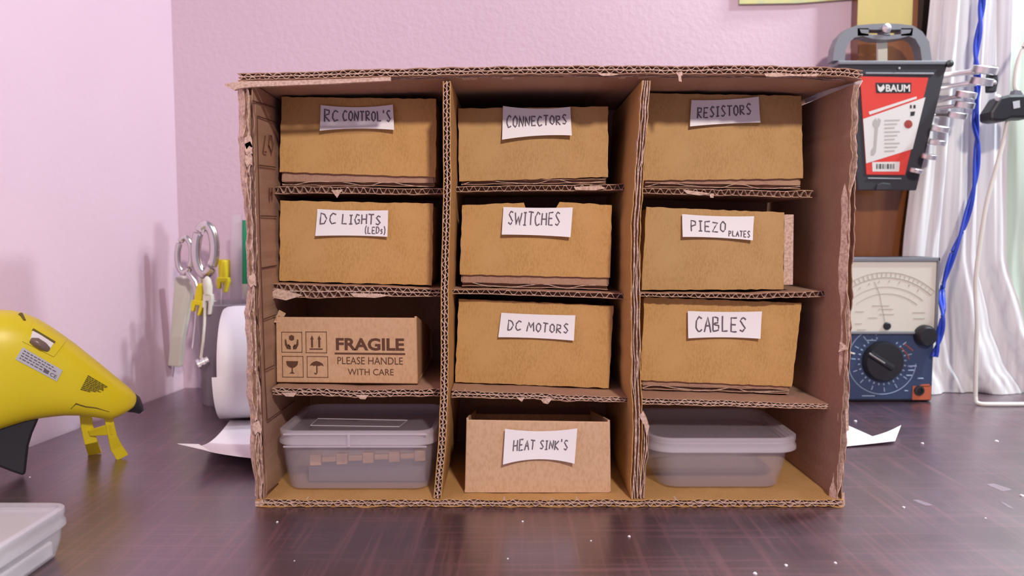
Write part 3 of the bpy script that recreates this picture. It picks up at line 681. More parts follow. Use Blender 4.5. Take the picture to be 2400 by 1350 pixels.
for px, ty_, by_, hw in ST:
    a, b2 = PL(px, ty_), PL(px, by_); c = (a + b2) / 2; hh = (a - b2) / 2; ring = []
    for k in range(32):
        an = 2 * math.pi * k / 32; ca, sa_ = math.cos(an), math.sin(an); e = 0.72
        ring.append(c + hh * (abs(sa_) ** e * (1 if sa_ >= 0 else -1)) + NN * (hw * abs(ca) ** e * (1 if ca >= 0 else -1)))
    rs.append(ring)
m.rings(rs); m.build('body', M['yellow'], gun, smooth=60)
def on_gun(px, py, lift=0.0004):                   # point on the near side of the body under pixel px,py
    p = PL(px, py)
    for _ in range(5):
        s0 = (p - A0).dot(AX); z = p.z
        # station of this point: project centre-plane point back to a pixel column
        q = A0 + AX * s0; col = 1200 + F * q.x / (q.y * cp + (H - z) * sp)
        col = max(-100, min(318, col)); t_, b_, hw = surf(col, 1), surf(col, 2), surf(col, 3)
        za, zb_ = PL(col, t_).z, PL(col, b_).z; f = max(-.98, min(.98, (z - (za + zb_) / 2) / ((za - zb_) / 2)))
        off = hw * max(0.0, 1 - abs(f) ** (1 / .72 * 2)) ** (.72 / 2)
        p = plane_pt(px, py, A0 + NN * (off + lift), NN)
    return p
def gpatch(name, px4, material, parent, lift=0.0005, nu=10, nv=8):
    q4 = lambda u, v: ((px4[3][0] * (1 - u) + px4[2][0] * u) * (1 - v) + (px4[0][0] * (1 - u) + px4[1][0] * u) * v, (px4[3][1] * (1 - u) + px4[2][1] * u) * (1 - v) + (px4[0][1] * (1 - u) + px4[1][1] * u) * v)
    fn = lambda u, v, l=lift: on_gun(*q4(u, v), l)
    k = MB(); k.sheet(lambda u, v: fn(u, v), nu, nv, -NN * 0.0006); return k.build(name, material, parent, smooth=50), fn
# raised housing round the window, the window slot and the glue stick behind it
gpatch('window_surround', [(82, 748), (158, 795), (126, 836), (52, 800)], M['yellow'], gun, 0.0010)
gpatch('window_slot', [(77, 773), (128, 802), (112, 825), (71, 797)], M['paper'], gun, 0.0014)
m = MB(); m.tube([on_gun(72, 797, .0016), on_gun(84, 801, .0026), on_gun(100, 811, .0026), on_gun(113, 819, .0016)], [.002, .0034, .0034, .002], 10); m.build('glue_stick', M['smoke'], gun, smooth=60)
m = MB(); m.tube([on_gun(76, 772, .001), on_gun(128, 803, .001)], .0011, 8); m.build('slot_lip', M['darkolive'], gun)
m = MB(); m.tube([on_gun(48, 737, .0), on_gun(58, 751, .0)], [.0018, .0009], 8); m.build('vent_hole', M['darkolive'], gun)
st_, fn = gpatch('rating_sticker', [(53, 814), (147, 868), (133, 894), (36, 842)], M['label_grey'], gun, 0.0006)
m = MB(); rr = random.Random(3)
for row in range(4):
    u = .06
    while u < (.80, .82, .62, .60)[row]:
        w = rr.uniform(.04, .09); v = .80 - row * .2
        m.add([fn(u, v, .0009), fn(u + w, v, .0009), fn(u + w, v + .07, .0009), fn(u, v + .07, .0009)], [(0, 1, 2, 3)]); u += w + .025
typeset(m, 'CE', lambda u, v: fn(u, v, .0009), .80, .95, .14, .42, .01)
m.add([fn(.64, .16, .0009), fn(.76, .16, .0009), fn(.76, .44, .0009), fn(.64, .44, .0009)], [(0, 1, 2, 3)])
m.build('sticker_print', M['ink'], st_)
m = MB(); c4 = [(207, 878), (252, 905), (232, 925), (188, 914)]
q4 = lambda u, v: ((c4[3][0] * (1 - u) + c4[2][0] * u) * (1 - v) + (c4[0][0] * (1 - u) + c4[1][0] * u) * v, (c4[3][1] * (1 - u) + c4[2][1] * u) * (1 - v) + (c4[0][1] * (1 - u) + c4[1][1] * u) * v)
for row in range(9):
    v = .97 - row * .11; u = 0.0; ue = (1, 1, .9, .95, 1, .8, .95, .75, .5)[row]
    while u < ue:
        w = rr.uniform(.08, .2); w = min(w, ue - u + .02)
        m.add([on_gun(*q4(a, b2), .0005) for a, b2 in ((u, v), (u + w, v), (u + w, v - .075), (u, v - .075))], [(0, 1, 2, 3)]); u += w + .02
m.build('warning_print', M['darkolive'], gun)
m = MB(); p0, p1, p2, p3 = PL(300, 940), PL(312, 948), PL(324, 957), PL(331, 965)
m.tube([p0, p1, p2, p3], [.0082, .0078, .0048, .0026], 16); m.build('nozzle', M['black'], gun, smooth=50)
m = MB(); m.tube([p3, PL(334, 965)], [.0012, .0006], 8); m.build('nozzle_tip', M['steel'], gun)
# trigger
poly = [(-46, 1004), (0, 1000), (50, 984), (93, 974), (90, 985), (76, 1018), (68, 1045), (64, 1080), (60, 1114), (52, 1115), (25, 1106), (0, 1096), (-40, 1076)]
m = MB(); m.prism([PL(x, y, 0.0095) for x, y in poly], -NN * 0.019); m.build('trigger', M['black'], gun, bevel=0.0025)
m = MB(); m.tube([PL(-70, 960), PL(-84, 1020), PL(-97, 1062), PL(-106, 1096)], [.020, .0175, .0165, .0160], 20, flat=1.0); m.build('handle', M['yellow'], gun, smooth=60)
# stand with two legs and a cross bar
fa, fb = G(222, 1061, .0012), G(287, 1071, .0012)
def strip3(pts, w, t, name, wd=AX):
    k = MB(); rs = []
    for i, p in enumerate(pts):
        tn = (pts[min(i + 1, len(pts) - 1)] - pts[max(i - 1, 0)]).normalized(); a = (wd - tn * wd.dot(tn)).normalized(); b2 = tn.cross(a)
        ww = w[i] if isinstance(w, list) else w
        rs.append([p - a * ww - b2 * t, p + a * ww - b2 * t, p + a * ww + b2 * t, p - a * ww + b2 * t])
    k.rings(rs); return k.build(name, M['yellow'], gun, bevel=.0006)
la = [PL(200, 968, -.006), PL(204, 1000, -.010), plane_pt(213, 1035, A0 + NN * -.013, NN), fa]
lb_ = [PL(252, 962, .004), PL(257, 992, .002), PL(264, 1024, -.002), PL(272, 1048, -.006), fb]
strip3(la, [.0042, .0045, .0048, .0052], .0018, 'stand_leg'); strip3(lb_, [.0036, .0032, .0034, .0045, .0048], .0018, 'stand_leg')
m = MB(); m.prism([la[1] + Vector((0, 0, -.003)), la[1].lerp(la[2], .6), lb_[1].lerp(lb_[2], .8), lb_[1]], NN * .003); m.build('stand_bridge', M['yellow'], gun, bevel=.0006)
m = MB(); m.tube([on_gun(166, 958, -.0002), on_gun(178, 946, -.0002), on_gun(200, 953, -.0002), on_gun(225, 956, -.0002), on_gun(256, 965, -.0002)], [.0003, .0007, .0006, .0005, .0003], 6); m.build('stand_groove', M['darkolive'], gun)
# ------------------------------------------------------------------ paper roll behind the cabinet and loose paper
roll = thing('paper_roll', (-0.23, 0.785, 0), 'large roll of blank white label paper standing behind the cardboard cabinet', 'paper roll')
rx0, rx1, rr_ = -0.290, -0.195, 0.0585; cy = 0.787
m = MB(); n = 90; ring0 = []
turns = 1.0
prof = []
for i in range(n):
    a = 2 * math.pi * i / n; prof.append((rr_ * (1 + 0.012 * math.sin(a * 2 + .6)), a))
def rollring(x, s): return [Vector((x, cy + r * s * math.cos(a), rr_ + .0008 + r * s * math.sin(a) * .985)) for r, a in prof]
m.rings([rollring(rx0 + .004, .34), rollring(rx0 + .002, .9), rollring(rx0, .955), rollring(rx0 + .003, .985), rollring(rx0 + .009, .998), rollring(rx0 + .016, 1.0), rollring(rx1, 1.0), rollring(rx1, .34)], False, False)
m.build('wound_paper', M['paper'], roll, smooth=50)
m = MB(); m.rings([rollring(rx0 + .004, .34), rollring(rx1, .34), rollring(rx1, .29), rollring(rx0 + .004, .29), rollring(rx0 + .004, .34)], False, False); m.build('core', M['kraft'], roll, smooth=50)
# loosened outer layer bulging past the end
m = MB()
def lay(u, v):
    a = math.radians(-95 - 80 * v); r = rr_ * (1.012 + .008 * v); return Vector((rx0 - .004 + u * .09, cy + r * math.cos(a), rr_ + .001 + r * math.sin(a) * .97))
m.sheet(lay, 6, 14, (0.0, -.0004, 0)); m.build('loose_layer', M['paper'], roll, smooth=60)
# free end of the strip running forward over the desk and lifting at its front edge
m = MB()
def free(u, v):
    yb_, yf = cy - .012, 0.612
    y = yb_ + (yf - yb_) * v
    xl = -0.287 + 0.030 * v
    x = xl + u * (-0.193 - xl)
    z = 0.0009 + 0.016 * v ** 3 * (1 - u * 0.45) + .004 * v * v * (1 - u) ** 6
    return Vector((x, y - .004 * u * v, z))
m.sheet(free, 12, 16, (0, 0, .0004)); m.build('free_end', M['paper'], roll, smooth=60)
m = MB(); p = [free(0, 1) + Vector((.003, .004, 0)), free(.22, 1) + Vector((0, .0, 0.0003)), free(0, 1) + Vector((-.012, -.001, .0018))]
m.prism(p, (0, 0, .0004)); m.build('torn_tip', M['paper'], roll)
YAW = math.radians(12); piv = Vector((rx0, cy - .02, 0))
for o in [c for c in roll.children if not c.name.startswith(('free_end', 'torn_tip'))]:
    for v in o.data.vertices:
        q = v.co + BASE[roll.name] - piv; v.co = Vector((q.x * math.cos(YAW) - q.y * math.sin(YAW), q.x * math.sin(YAW) + q.y * math.cos(YAW), q.z)) + piv - BASE[roll.name]
# loose sheet on the other side with an upturned corner
sheet_ = thing('paper_sheet', (0.24, 0.68, 0), 'loose white paper with an upcurled corner beside the multimeter', 'paper')
g = [G(1974, 992, .0006), G(1974, 1056, .0006), G(2046, 1024, .0006)]
g0 = Vector((0.232, .79, .0006)); g1 = Vector((.232, g[1].y - .002, .0006))
m = MB(); m.prism([g1, Vector((.262, g1.y + .004, .0006)), g[2], g[0], g0], (0, 0, .0004)); m.build('flat_part', M['paper'], sheet_)
m = MB(); pa, pb = Vector((.262, g1.y + .004, .0008)), g[2] + Vector((0, 0, .0002))
pc, pd = P(2112, 997, .735), P(2098, 1034, .690)
def curlf(u, v):
    a = pa.lerp(pb, v); b2 = pd.lerp(pc, v); e = a.lerp(b2, u); e.z = a.z + (b2.z - a.z) * u ** 1.7; return e
m.sheet(curlf, 10, 6, (0, 0, .0004)); m.build('curled_corner', M['paper'], sheet_, smooth=60)

# ------------------------------------------------------------------ tool cup
CX, CY, CR = -0.318, 0.868, 0.036
cup = thing('tool_cup', (CX, CY, 0), 'grey translucent plastic cup holding scissors and tools behind the paper roll', 'cup')
m = MB(); m.lathe([(CR - .004, 0), (CR - .003, .002), (CR - .001, .110), (CR, .112), (CR - .0015, .1135), (CR - .003, .111), (CR - .0045, .003)], (CX, CY, 0.0002), n=40); m.build('wall', M['cupmat'], cup, smooth=50)
# scissors
YS = 0.868
sc = thing('scissors', (P(470, 880, YS).x, YS, .004), 'chrome tailor scissors standing handles up in the tool cup', 'scissors')
def ringpts(cx, cy_, rx, ry, Y, tilt, n=36, a0=0, a1=360):
    out = []
    for k in range(n + 1):
        a = math.radians(a0 + (a1 - a0) * k / n); x, y = rx * math.cos(a), ry * math.sin(a)
        out.append(P(cx + x * math.cos(tilt) - y * math.sin(tilt), cy_ + x * math.sin(tilt) + y * math.cos(tilt), Y))
    return out
m = MB(); m.tube(ringpts(481, 585, 22, 57, YS - .004, .02), .0032, 10, flat=1.8); m.build('handle_loop', M['chrome'], sc, smooth=60)
m = MB(); m.tube(ringpts(433, 598, 17, 41, YS + .004, .02), .0022, 10, flat=1.6); m.build('handle_loop', M['chrome'], sc, smooth=60)
m = MB(); m.tube([P(470, 640, YS - .003), P(474, 668, YS - .002), P(484, 730, YS), P(486, 860, YS), P(484, 925, YS)], [.004, .0042, .005, .0042, .001], 8, flat=.4, up=(0, 1, 0)); m.build('blade', M['chrome'], sc, smooth=60)
m = MB(); m.tube([P(438, 638, YS + .003), P(455, 660, YS + .002), P(470, 720, YS + .002), P(477, 860, YS + .002), P(478, 922, YS + .002)], [.003, .0036, .005, .0042, .001], 8, flat=.4, up=(0, 1, 0)); m.build('blade', M['chrome'], sc, smooth=60)
m = MB(); m.lathe([(.003, 0), (.003, .003), (.001, .004)], P(480, 718, YS - .004), (0, -1, 0), 14); m.build('pivot_screw', M['steel'], sc)
# cream handled tool leaning outside the cup
kn = thing('craft_knife', G(403, 906, 0.0005) , 'cream handled craft tool with a thin spike leaning beside the tool cup', 'tool')
m = MB(); YK = .905
m.prism([P(408, 652, YK - .006), P(414, 647, YK - .006), P(444, 650, YK - .006), P(450, 657, YK - .006), P(437, 742, YK), P(428, 790, YK), P(421, 862, YK + .004), P(392, 858, YK + .004), P(398, 790, YK)], (0, .012, 0)); m.build('grip', M['cream'], kn, bevel=.003)
m = MB(); m.tube([P(408, 858, YK + .008), G(403, 905, .0008) if G(403, 905).y < WY - .004 else P(403, 905, .933)], [.0009, .0005], 6); m.build('spike', M['steel'], kn)
# clips, lead and sticks
def croc(px, py, ang, Y, material, label, name='alligator_clip', L=1.0, extra=None, cat='clip', dz=0):
    root = thing(name, P(px, py + 45 * L, Y), label, cat, 'clips on the tool cup' if name == 'alligator_clip' else None)
    ca, sa_ = math.cos(ang), math.sin(ang)
    def q(x, y, o=0): return P(px + (x * ca - y * sa_) * L, py + (x * sa_ + y * ca) * L, Y + o)
    k = MB(); k.prism([q(-6, -42, -.004), q(6, -42, -.004), q(9, -6, -.004), q(8, 2, -.004), q(-8, 2, -.004), q(-9, -6, -.004)], (0, .008, 0)); k.build('boot', material, root, bevel=.0018)
    k = MB(); k.prism([q(-13, -2, -.005), q(13, -2, -.005), q(15, 8, -.005), q(9, 34, -.005), q(3, 34, -.005), q(6, 10, -.005), q(-4, 10, -.005), q(-7, 26, -.005), q(-12, 26, -.005), q(-15, 8, -.005)], (0, .009, 0)); k.build('jaw', material, root, bevel=.0012)
    k = MB(); k.tube([q(0, 8, 0), q(2, 60, .002), q(2, 110, .004)], .0010, 6); k.build('lead', M['steel'], root)
    return root
croc(462, 706, .12, .835, M['yellow'], 'yellow alligator clip hanging on the cup rim in front of the scissors')
croc(521, 652, .06, .858, M['yellow'], 'taller yellow alligator clip between the scissors and the clear glue stick')
m = MB(); yq = P(516, 605, .87); m.box((P(513, 645, .872).x, .870, P(513, 668, .872).z), (P(538, 612, .872).x, .876, P(538, 608, .872).z)); tag(m.build('plastic_tab', M['yellow'], bevel=.001), 'flat yellow plastic tab standing behind the taller yellow clip', 'tool')
wc = thing('test_lead', P(470, 852, .828), 'white clipped test lead with a metal connector hanging down the cup', 'test lead')
m = MB(); m.tube([P(488, 690, .832), P(487, 672, .832), P(485, 655, .832), P(486, 648, .833)], [.0045, .005, .0042, .0015], 12); m.build('tip', M['cream'], wc, smooth=60)
m = MB(); m.prism([P(475, 690, .829), P(496, 690, .829), P(497, 702, .829), P(492, 738, .829), P(486, 738, .829), P(488, 706, .829), P(481, 706, .829), P(478, 722, .829), P(473, 722, .829)], (0, .007, 0)); m.build('clip', M['cream'], wc, bevel=.001)
m = MB(); m.tube([P(481, 708, .832), P(479, 760, .829), P(476, 800, .828), P(471, 840, .828)], .0016, 8); m.build('wire', M['cream'], wc, smooth=60)
m = MB(); ax = (P(486, 843, .828) - P(462, 855, .824)).normalized()
m.lathe([(.0030, 0), (.0062, 0), (.0062, .003), (.0045, .0035), (.0045, .005), (.0058, .0055), (.0058, .008), (.004, .0085), (.004, .012), (.002, .013)], P(464, 855, .824), ax, 18); m.build('connector', M['steel'], wc, smooth=40)
m = MB(); m.tube([P(556, 870, .875), P(553, 712, .872), P(554, 503, .872)], .0066, 14); tag(m.build('glue_stick', M['clear_rim'], smooth=60), 'clear glue stick standing in the tool cup next to the cabinet', 'glue stick')
pen = thing('green_pencil', P(574, 880, .85), 'green pencil standing tip down between the clear stick and the cabinet', 'pencil')
m = MB(); m.tube([P(585, 517, .866), P(577, 524, .866), P(577, 665, .866)] if 0 else [P(576, 516, .866), P(576, 665, .866)], .0040, 6); m.build('barrel', M['green'], pen)
m = MB(); m.tube([P(576, 665, .866), P(576, 690, .866), P(577, 708, .866)], [.0040, .0025, .0006], 6); m.build('point', M['cream'], pen)
# strip of tall sticks hidden behind the cabinet that throw the long shadows on the side wall
for k, (x, y, z) in enumerate(((-.262, .885, .262), (-.248, .870, .278))):
    m = MB(); m.tube([(CX + .012 + k * .01, CY + .006 - k * .012, .004), (x, y, z)], .0055 + k * .004, 10); tag(m.build('dowel', M['cream']), ('thin', 'thick')[k] + ' pale dowel leaning in the tool cup behind the cabinet', 'stick')

# ------------------------------------------------------------------ wrench rack on the wooden post
YR = 0.872
rack = thing('wrench_rack', P(2085, 447, YR + .01), 'dark plastic wrench rack with red and white card hanging on the wooden post', 'tool rack')
fx = [(1964, 146), (2222, 148), (2214, 175), (2148, 446), (2012, 446), (1972, 175)]
m = MB(); m.prism([P(x, y, YR) for x, y in fx], (0, .004, 0)); m.build('front_plate', M['blackm'], rack, bevel=.001)
m = MB(); m.prism([P(x, y, YR) + Vector((0, .022, 0)) for x, y in [(1990, 150), (2196, 150), (2136, 440), (2024, 440)]], (0, .004, 0)); m.build('back_plate', M['blackm'], rack)
m = MB(); a, b2 = P(1962, 150, YR), P(2224, 143, YR); m.box((a.x, YR - .003, a.z - .001), (b2.x, YR + .026, b2.z)); m.build('top_bar', M['grey'], rack, bevel=.001)
m = MB(); m.tube([P(2028, 172, YR - .001), P(2188, 173, YR - .001)], .0013, 6); m.build('edge_rib', M['grey'], rack); m = MB(); m.tube([P(2034, 418, YR - .001), P(2112, 419, YR - .001)], .0009, 6); m.build('edge_rib', M['grey'], rack)
m = MB(); m.lathe([(.004, 0), (.004, .003), (.001, .004)], P(2224, 150, YR - .002), (0, -1, 0), 12); m.build('corner_pin', M['black'], rack)
m = MB(); m.lathe([(.0012, 0), (.0012, .0012)], P(2107, 160, YR - .003), (0, -1, 0), 12); m.build('rivet', M['steel'], rack)
m = MB(); m.prism([P(x, y, YR) for x, y in [(2050, 446), (2054, 432), (2066, 428), (2084, 430), (2092, 446)]], (0, -.003, 0)); m.build('lower_catch', M['blackm'], rack, bevel=.001)
# carry handle
m = MB()
outer = [(1952, 142), (1956, 110), (1966, 86), (1984, 68), (2010, 59), (2045, 56), (2078, 55), (2110, 56), (2140, 60), (2162, 74), (2178, 98), (2184, 142)]
inner = [(1980, 142), (1982, 118), (1990, 100), (2003, 88), (2022, 84), (2046, 91), (2078, 93), (2108, 90), (2130, 84), (2146, 92), (2157, 112), (2161, 142)]
for i in range(len(outer) - 1):
    o0, o1, i0, i1 = outer[i], outer[i + 1], inner[i], inner[i + 1]
    if 4 <= i <= 7:                                     # grip: upper and lower bar with slots between
        mid = lambda a, b3, t: (a[0] + (b3[0] - a[0]) * t, a[1] + (b3[1] - a[1]) * t)
        m.prism([P(*p, YR) for p in (o0, o1, mid(o1, i1, .38), mid(o0, i0, .38))], (0, .016, 0)); m.prism([P(*p, YR) for p in (mid(o0, i0, .72), mid(o1, i1, .72), i1, i0)], (0, .016, 0))
    else: m.prism([P(*p, YR) for p in (o0, o1, i1, i0)], (0, .016, 0))
m.prism([P(*p, YR) for p in ((2072, 66), (2086, 66), (2086, 84), (2072, 84))], (0, .016, 0))
m.prism([P(*p, YR) for p in ((2010, 66), (2036, 66), (2036, 84), (2010, 84))], (0, .016, 0)); m.prism([P(*p, YR) for p in ((2112, 66), (2140, 66), (2138, 84), (2112, 84))], (0, .016, 0))
m.build('carry_handle', M['grey'], rack)
m = MB(); m.lathe([(.005, 0), (.005, .002), (.0015, .0045)], P(2077, 67, YR - .001), (0, -1, 0), 14); m.build('hanging_screw', M['steel'], rack)
m = MB(); m.prism([P(2058, 98, YR + .02), P(2080, 98, YR + .02), P(2080, 146, YR + .02), P(2058, 146, YR + .02)], (0, .004, 0)); m.build('rear_web', M['cream'], rack)
# card
m = MB(); k = [(2016, 179), (2176, 182), (2121, 410), (2031, 409)]; YCd = YR - .0012
cq = lambda x, y, o=0: P(x, y, YCd - o)
m.prism([cq(*p) for p in k], (0, .001, 0))
card = m.build('card', M['red'], rack)
m = MB(); m.cur = 0
def poly(pts, o=.0003): m.add([cq(*p, o) for p in pts], [list(range(len(pts)))])
poly([(2023, 279), (2169, 228), (2139, 349), (2030, 383)]); poly([(2036, 262), (2148, 226), (2149, 231), (2038, 269)])
poly([(2044, 380), (2109, 379), (2107, 402), (2045, 402)])
m.cur = 1; poly([(2052, 194), (2136, 194), (2135, 218), (2054, 218)])
for i, w in enumerate((2, 1, 3, 1, 2, 1, 1, 3, 1, 2, 1, 2)):
    poly([(2054 + i * 3.6, 384), (2054 + i * 3.6 + w, 384), (2054 + i * 3.6 + w, 396), (2054 + i * 3.6, 396)], .0006)
poly([(2133, 246), (2137, 246), (2137, 254), (2133, 254)], .0006); poly([(2141, 246), (2146, 246), (2146, 254), (2141, 254)], .0006); poly([(2134, 262), (2145, 261), (2143, 271), (2134, 272)], .0006)
m.cur = 2
poly([(2046, 284), (2053, 276), (2055, 284), (2059, 276), (2065, 282), (2062, 294), (2058, 300), (2054, 346), (2053, 356), (2049, 364), (2042, 364), (2042, 352), (2048, 344), (2051, 300), (2046, 294)], .0006)
for i, y in enumerate(range(281, 356, 9)): poly([(2073, y), (2073 + 36 - (i % 3) * 6, y - 1), (2073 + 36 - (i % 3) * 6, y + 2), (2073, y + 3)], .0006)
m.cur = 3
poly([(2129 + 10 * math.cos(a * .524), 291 + 10 * math.sin(a * .524)) for a in range(12)], .0006)
m.cur = 0; typeset(m, 'BAUM', lambda u, v: cq(2076 + 57 * u, 215 - 17 * v, .0007), 0, 1, 0, 1, .03)
m.add([cq(x, y, .0007) for x, y in ((2056, 197), (2062, 204), (2065, 204), (2071, 197), (2074, 206), (2069, 213), (2064, 216), (2058, 212))], [list(range(8))])
m.cur = 3; typeset(m, 'A', lambda u, v: cq(2125 + 8 * u, 296 - 10 * v, .0009), 0, 1, 0, 1, .02)
m.m[-1] = 3
m.build('card_print', [M['whitecard'], M['black'], M['lightgrey'], mat('dark_red_print', (.35, .05, .04), .5)], card, fixn=False)
# wrenches threaded through the rack, ring heads standing out at the side
WR = [((2316, 166), 9.5, 176), ((2308, 193), 9.0, 205), ((2272, 224), 8.0, 236), ((2268, 247), 7.5, 254), ((2252, 270), 7.5, 268), ((2216, 302), 7.0, 303), ((2208, 334), 6.5, 335), ((2190, 367), 6.0, 367), ((2160, 400), 5.0, 400)]
nm = ['largest', 'second largest', 'third largest', 'fourth largest', 'middle', 'fourth smallest', 'third smallest', 'second smallest', 'smallest']
for i, ((ex, ey), hp, sy) in enumerate(WR):
    hp *= 1.35
    Yw = YR + .013; s_ = (Yw + .01) / F; rh = hp * s_
    edge_x = 2214 - (sy - 175) * .2435
    p_in = P(edge_x - 90, sy + 3, Yw); p_ed = P(edge_x, sy, Yw - .001); head = P(ex - hp * 1.6, ey, Yw - .022)
    m = MB(); m.tube([p_in, p_ed, p_ed.lerp(head, .55), head], [rh * .6, rh * .65, rh * .6, rh * .85], 10, flat=.75, up=(0, -.5, 1))
    ax = Vector((.12, -.24, .96)).normalized(); R2 = rh * 2.0
    m.lathe([(R2 * .58, -rh * .68), (R2 * .92, -rh * .68), (R2, -rh * .55), (R2, rh * .55), (R2 * .92, rh * .68), (R2 * .58, rh * .68), (R2 * .58, -rh * .68)], head + (head - p_ed).normalized() * R2 * .4, ax, 24, False, False)
    q = p_in; m.tube([q, q + Vector((-.010, 0, .003))], [rh * .7, rh * 1.1], 8, flat=.6, up=(0, -.5, 1))
    tag(m.build('wrench', M['steel'], smooth=50), nm[i] + ' chrome ring wrench sticking out of the dark rack', 'wrench', 'wrenches in the rack')

# ------------------------------------------------------------------ multimeter
YM = 0.866
mx0, mx1 = P(1961, 700, YM).x, P(2195, 700, YM).x; zt = P(2078, 603, YM).z
met = thing('analog_multimeter', ((mx0 + mx1) / 2, YM + .02, 0), 'blue and black analog multimeter with cream dial standing against the wooden post', 'meter')
m = MB(); m.box((mx0, YM, 0.0003), (mx1, YM + .036, zt)); m.build('case', M['blackm'], met, bevel=.003)
m = MB(); zc = P(2078, 781, YM).z; m.box((mx0 + .001, YM - .0015, .003), (mx1 - .002, YM + .0005, zc - .001)); pan = m.build('switch_panel', M['blue'], met, bevel=.0008)
m = MB(); a = P(1968, 613, YM); b2 = P(2188, 779, YM)
m.box((a.x, YM - .0022, b2.z), (b2.x, YM - .0002, a.z)); dial = m.build('dial', M['dial'], met)
m = MB(); w = .0028
for bx in (((mx0, zt - w * 1.6), (mx1, zt)), ((mx0, zc - .0005), (mx1, zc + .0024)), ((mx1 - w, zc), (mx1, zt)), ((mx0, zc), (mx0 + w, zt))):
    m.box((bx[0][0], YM - .005, bx[0][1]), (bx[1][0], YM, bx[1][1]))
m.build('bezel', M['grey'], met, bevel=.0008)
mp = lambda x, y, o=.0026: P(x, y, YM - o)
m = MB()
def arc(r, a0, a1, w, cx=2078, cy=800, oy=1.0):
    pts = [mp(cx + r * math.sin(math.radians(a)), cy - r * oy * math.cos(math.radians(a))) for a in range(a0, a1 + 1, 4)]
    m.tube(pts, w, 4)
arc(162, -44, 44, .00035); arc(150, -44, 44, .0005); arc(128, -42, 42, .0003); arc(112, -40, 40, .0003)
for a in range(-44, 45, 4):
    s_, c_ = math.sin(math.radians(a)), math.cos(math.radians(a)); m.tube([mp(2078 + 150 * s_, 800 - 150 * c_), mp(2078 + 160 * s_, 800 - 160 * c_)], .0003, 4)
for a in range(-38, 39, 10):
    s_, c_ = math.sin(math.radians(a)), math.cos(math.radians(a)); m.tube([mp(2078 + 138 * s_, 800 - 138 * c_), mp(2081 + 136 * s_, 793 - 136 * c_)], .0005, 4)
for x, y, l in ((2045, 716, 40), (2060, 724, 34), (2062, 736, 34), (2035, 744, 22), (2140, 732, 28), (2142, 746, 26), (2005, 730, 20), (2004, 758, 16), (2010, 772, 20)):
    m.tube([mp(x, y), mp(x + l, y)], .0004, 4)
m.build('scale_marks', M['faint'], dial)
m = MB(); m.lathe([(.0042, 0), (.0042, .002), (.003, .003)], mp(2078, 764, .002), (0, -1, 0), 16); m.build('zero_screw', M['black'], dial)
m = MB(); m.tube([mp(2075, 758), mp(2062, 690), mp(2050, 660)], .00025, 4); m.build('needle', M['lightgrey'], dial)
kc = mp(2067, 846, .0015)
m = MB(); m.lathe([(.0228, 0), (.0228, .003), (.021, .007), (.0205, .0085), (.0, .009)], kc, (0, -1, 0), 40, True, False); knob = m.build('range_knob', M['black'], met, smooth=35)
m = MB(); m.tube([mp(2038, 828, .0115), mp(2092, 862, .0115)], .0038, 8); m.build('grip_bar', M['black'], knob)
m = MB(); m.tube([mp(2038, 828, .0145), mp(2074, 851, .0145)], .0010, 6); m.build('pointer_line', M['lightgrey'], knob)
m = MB()
for k in range(26):
    a = math.radians(-70 + 0 + k * 320 / 26 + 110)
    if k % 1 == 0:
        for r0, r1 in ((52, 57),) + (((62, 72),) if k % 2 else ()):
            p0 = mp(2067 + r0 * math.sin(a), 846 - r0 * math.cos(a), .0017); p1 = mp(2067 + r1 * math.sin(a), 846 - r1 * math.cos(a), .0017)
            m.tube([p0, p1], .0008 if r0 < 60 else .0006, 4)
pts = [mp(2067 + 80 * math.sin(math.radians(a)), 846 - 78 * math.cos(math.radians(a)), .0016) for a in range(95, 330, 6)]
m.tube(pts, .0005, 4)
for x, y, l in ((2128, 858, 20), (2128, 868, 14), (2124, 880, 14), (2020, 928, 30), (2030, 798, 24), (2150, 887, 14), (2120, 916, 8)): m.tube([mp(x, y, .0017), mp(x + l, y, .0017)], .0007, 4)
m.build('panel_print', mat('pale_blue_print', (.35, .45, .62), .6), pan)
m = MB(); m.tube([mp(2112, 815, .0017), mp(2126, 830, .0017), mp(2131, 842, .0017)], .0006, 4); m.tube([mp(2120, 806, .0017), mp(2140, 822, .0017)], .0006, 4); m.build('red_print', M['orange'], pan)
m = MB(); a, b2 = P(2137, 904, YM), P(2179, 936, YM); m.box((a.x, YM - .0022, b2.z), (b2.x, YM - .0012, a.z)); m.prism([P(2160, 901, YM - .0014), P(2178, 900, YM - .0014), P(2178, 906, YM - .0014), P(2150, 906, YM - .0014)], (0, -.0008, 0)); jp = m.build('jack_panel', M['orange'], met)
m = MB(); m.lathe([(.0055, 0), (.0055, .0025), (.0032, .003), (.003, .0012)], P(2153, 915, YM - .002), (0, -1, 0), 20); m.build('jack', M['black'], met, smooth=40)
m = MB(); m.lathe([(.0118, 0), (.0118, .006), (.0102, .011), (.009, .012), (0, .0122)], mp(2164, 785, .001), (0, -1, 0), 30, True, False); m.build('ohm_knob', M['black'], met, smooth=35)
m = MB(); m.tube([P(1992, 826, YM - .004), P(1998, 828, YM - .006), P(2003, 829, YM - .006)], .0010, 6); m.build('lead_end', M['whitewire'], met)

